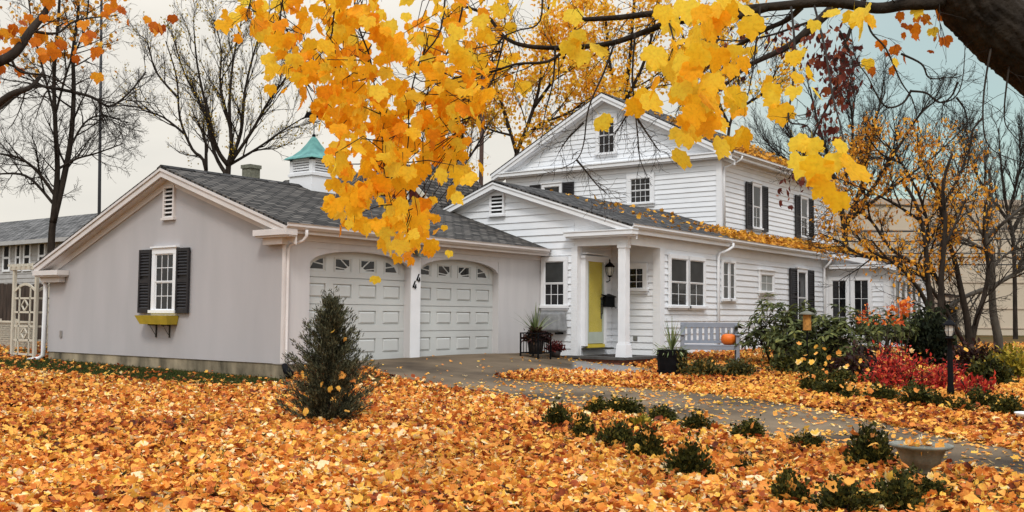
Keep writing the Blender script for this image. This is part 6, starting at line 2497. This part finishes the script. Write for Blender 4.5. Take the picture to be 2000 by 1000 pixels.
# ------------------------------------------------------------------ sky and light: high thin overcast, pale clear patch to the right
w = bpy.data.worlds.new('World')
scene.world = w
w.use_nodes = True
nt = w.node_tree
nt.nodes.clear()
out = nt.nodes.new('ShaderNodeOutputWorld')
bg = nt.nodes.new('ShaderNodeBackground')
bg2 = nt.nodes.new('ShaderNodeBackground')
ad = nt.nodes.new('ShaderNodeMixShader')
SUN_AZ = math.atan2(-.80, -.60) + R(-18)      # the sun stands behind the camera
SUN_EL = R(50)
sk = nt.nodes.new('ShaderNodeTexSky')
sk.sky_type = 'NISHITA'
sk.sun_disc = False
sk.sun_elevation = SUN_EL
sk.sun_rotation = math.pi / 2 - SUN_AZ
sk.air_density = 1.0
sk.dust_density = 3.0
tn = nt.nodes.new('ShaderNodeMix')
tn.data_type = 'RGBA'
tn.blend_type = 'MULTIPLY'
tn.inputs['Factor'].default_value = 1
tn.inputs['B'].default_value = (.95, 1.45, 1.12, 1)
nt.links.new(sk.outputs['Color'], tn.inputs['A'])
nt.links.new(tn.outputs['Result'], bg.inputs['Color'])
bg.inputs['Strength'].default_value = .10
tc = nt.nodes.new('ShaderNodeTexCoord')
# cloud deck: brighter overhead, softly mottled
sep = nt.nodes.new('ShaderNodeSeparateXYZ')
nt.links.new(tc.outputs['Generated'], sep.inputs['Vector'])
zr = nt.nodes.new('ShaderNodeMapRange')
zr.inputs['From Min'].default_value = .25
zr.inputs['From Max'].default_value = .9
zr.inputs['To Min'].default_value = 1.0
zr.inputs['To Max'].default_value = 2.1
nt.links.new(sep.outputs['Z'], zr.inputs['Value'])
no = nt.nodes.new('ShaderNodeTexNoise')
no.inputs['Scale'].default_value = 3.0
no.inputs['Detail'].default_value = 5
mpg = nt.nodes.new('ShaderNodeMapping')
mpg.inputs['Scale'].default_value = (1, 1, 3)
nt.links.new(tc.outputs['Generated'], mpg.inputs['Vector'])
nt.links.new(mpg.outputs['Vector'], no.inputs['Vector'])
rp = nt.nodes.new('ShaderNodeValToRGB')
e = rp.color_ramp.elements
e[0].position, e[1].position = .3, .7
e[0].color = (.70, .67, .62, 1)
e[1].color = (.86, .81, .73, 1)
nt.links.new(no.outputs['Fac'], rp.inputs['Fac'])
zc_ = nt.nodes.new('ShaderNodeMapRange')
zc_.inputs['From Min'].default_value = .3
zc_.inputs['From Max'].default_value = .8
nt.links.new(sep.outputs['Z'], zc_.inputs['Value'])
mz_ = nt.nodes.new('ShaderNodeMix')
mz_.data_type = 'RGBA'
nt.links.new(zc_.outputs['Result'], mz_.inputs['Factor'])
nt.links.new(rp.outputs['Color'], mz_.inputs['A'])
mz_.inputs['B'].default_value = (.70, .78, .90, 1)
nt.links.new(mz_.outputs['Result'], bg2.inputs['Color'])
nt.links.new(zr.outputs['Result'], bg2.inputs['Strength'])
# where the deck is thin: a patch of the sky to the right of the house
dt = nt.nodes.new('ShaderNodeVectorMath')
dt.operation = 'DOT_PRODUCT'
pv = at(2050, 180, 1.0) - CAM
pv = pv / np.linalg.norm(pv)
dt.inputs[1].default_value = tuple(pv)
nt.links.new(tc.outputs['Generated'], dt.inputs[0])
mk = nt.nodes.new('ShaderNodeMapRange')
mk.interpolation_type = 'SMOOTHSTEP'
mk.inputs['From Min'].default_value = .93
mk.inputs['From Max'].default_value = .995
mk.inputs['To Min'].default_value = .96
mk.inputs['To Max'].default_value = .42
nt.links.new(dt.outputs['Value'], mk.inputs['Value'])
nt.links.new(mk.outputs['Result'], ad.inputs['Fac'])
nt.links.new(bg.outputs['Background'], ad.inputs[1])
nt.links.new(bg2.outputs['Background'], ad.inputs[2])
nt.links.new(ad.outputs['Shader'], out.inputs['Surface'])

sd_ = bpy.data.lights.new('sun', 'SUN')
sd_.energy = 1.5
sd_.angle = R(12)
sd_.color = (1.0, .95, .88)
so = bpy.data.objects.new('sun', sd_)
COL.objects.link(so)
sdir = Vector((math.cos(SUN_AZ) * math.cos(SUN_EL), math.sin(SUN_AZ) * math.cos(SUN_EL), math.sin(SUN_EL)))
so.rotation_euler = sdir.to_track_quat('Z', 'Y').to_euler()
so.location = (0, 0, 30)

scene.view_settings.view_transform = 'Standard'
scene.view_settings.look = 'None'
scene.view_settings.gamma = 1.0
scene.view_settings.exposure = 0.16
scene.cycles.max_bounces = 6
scene.cycles.transparent_max_bounces = 8
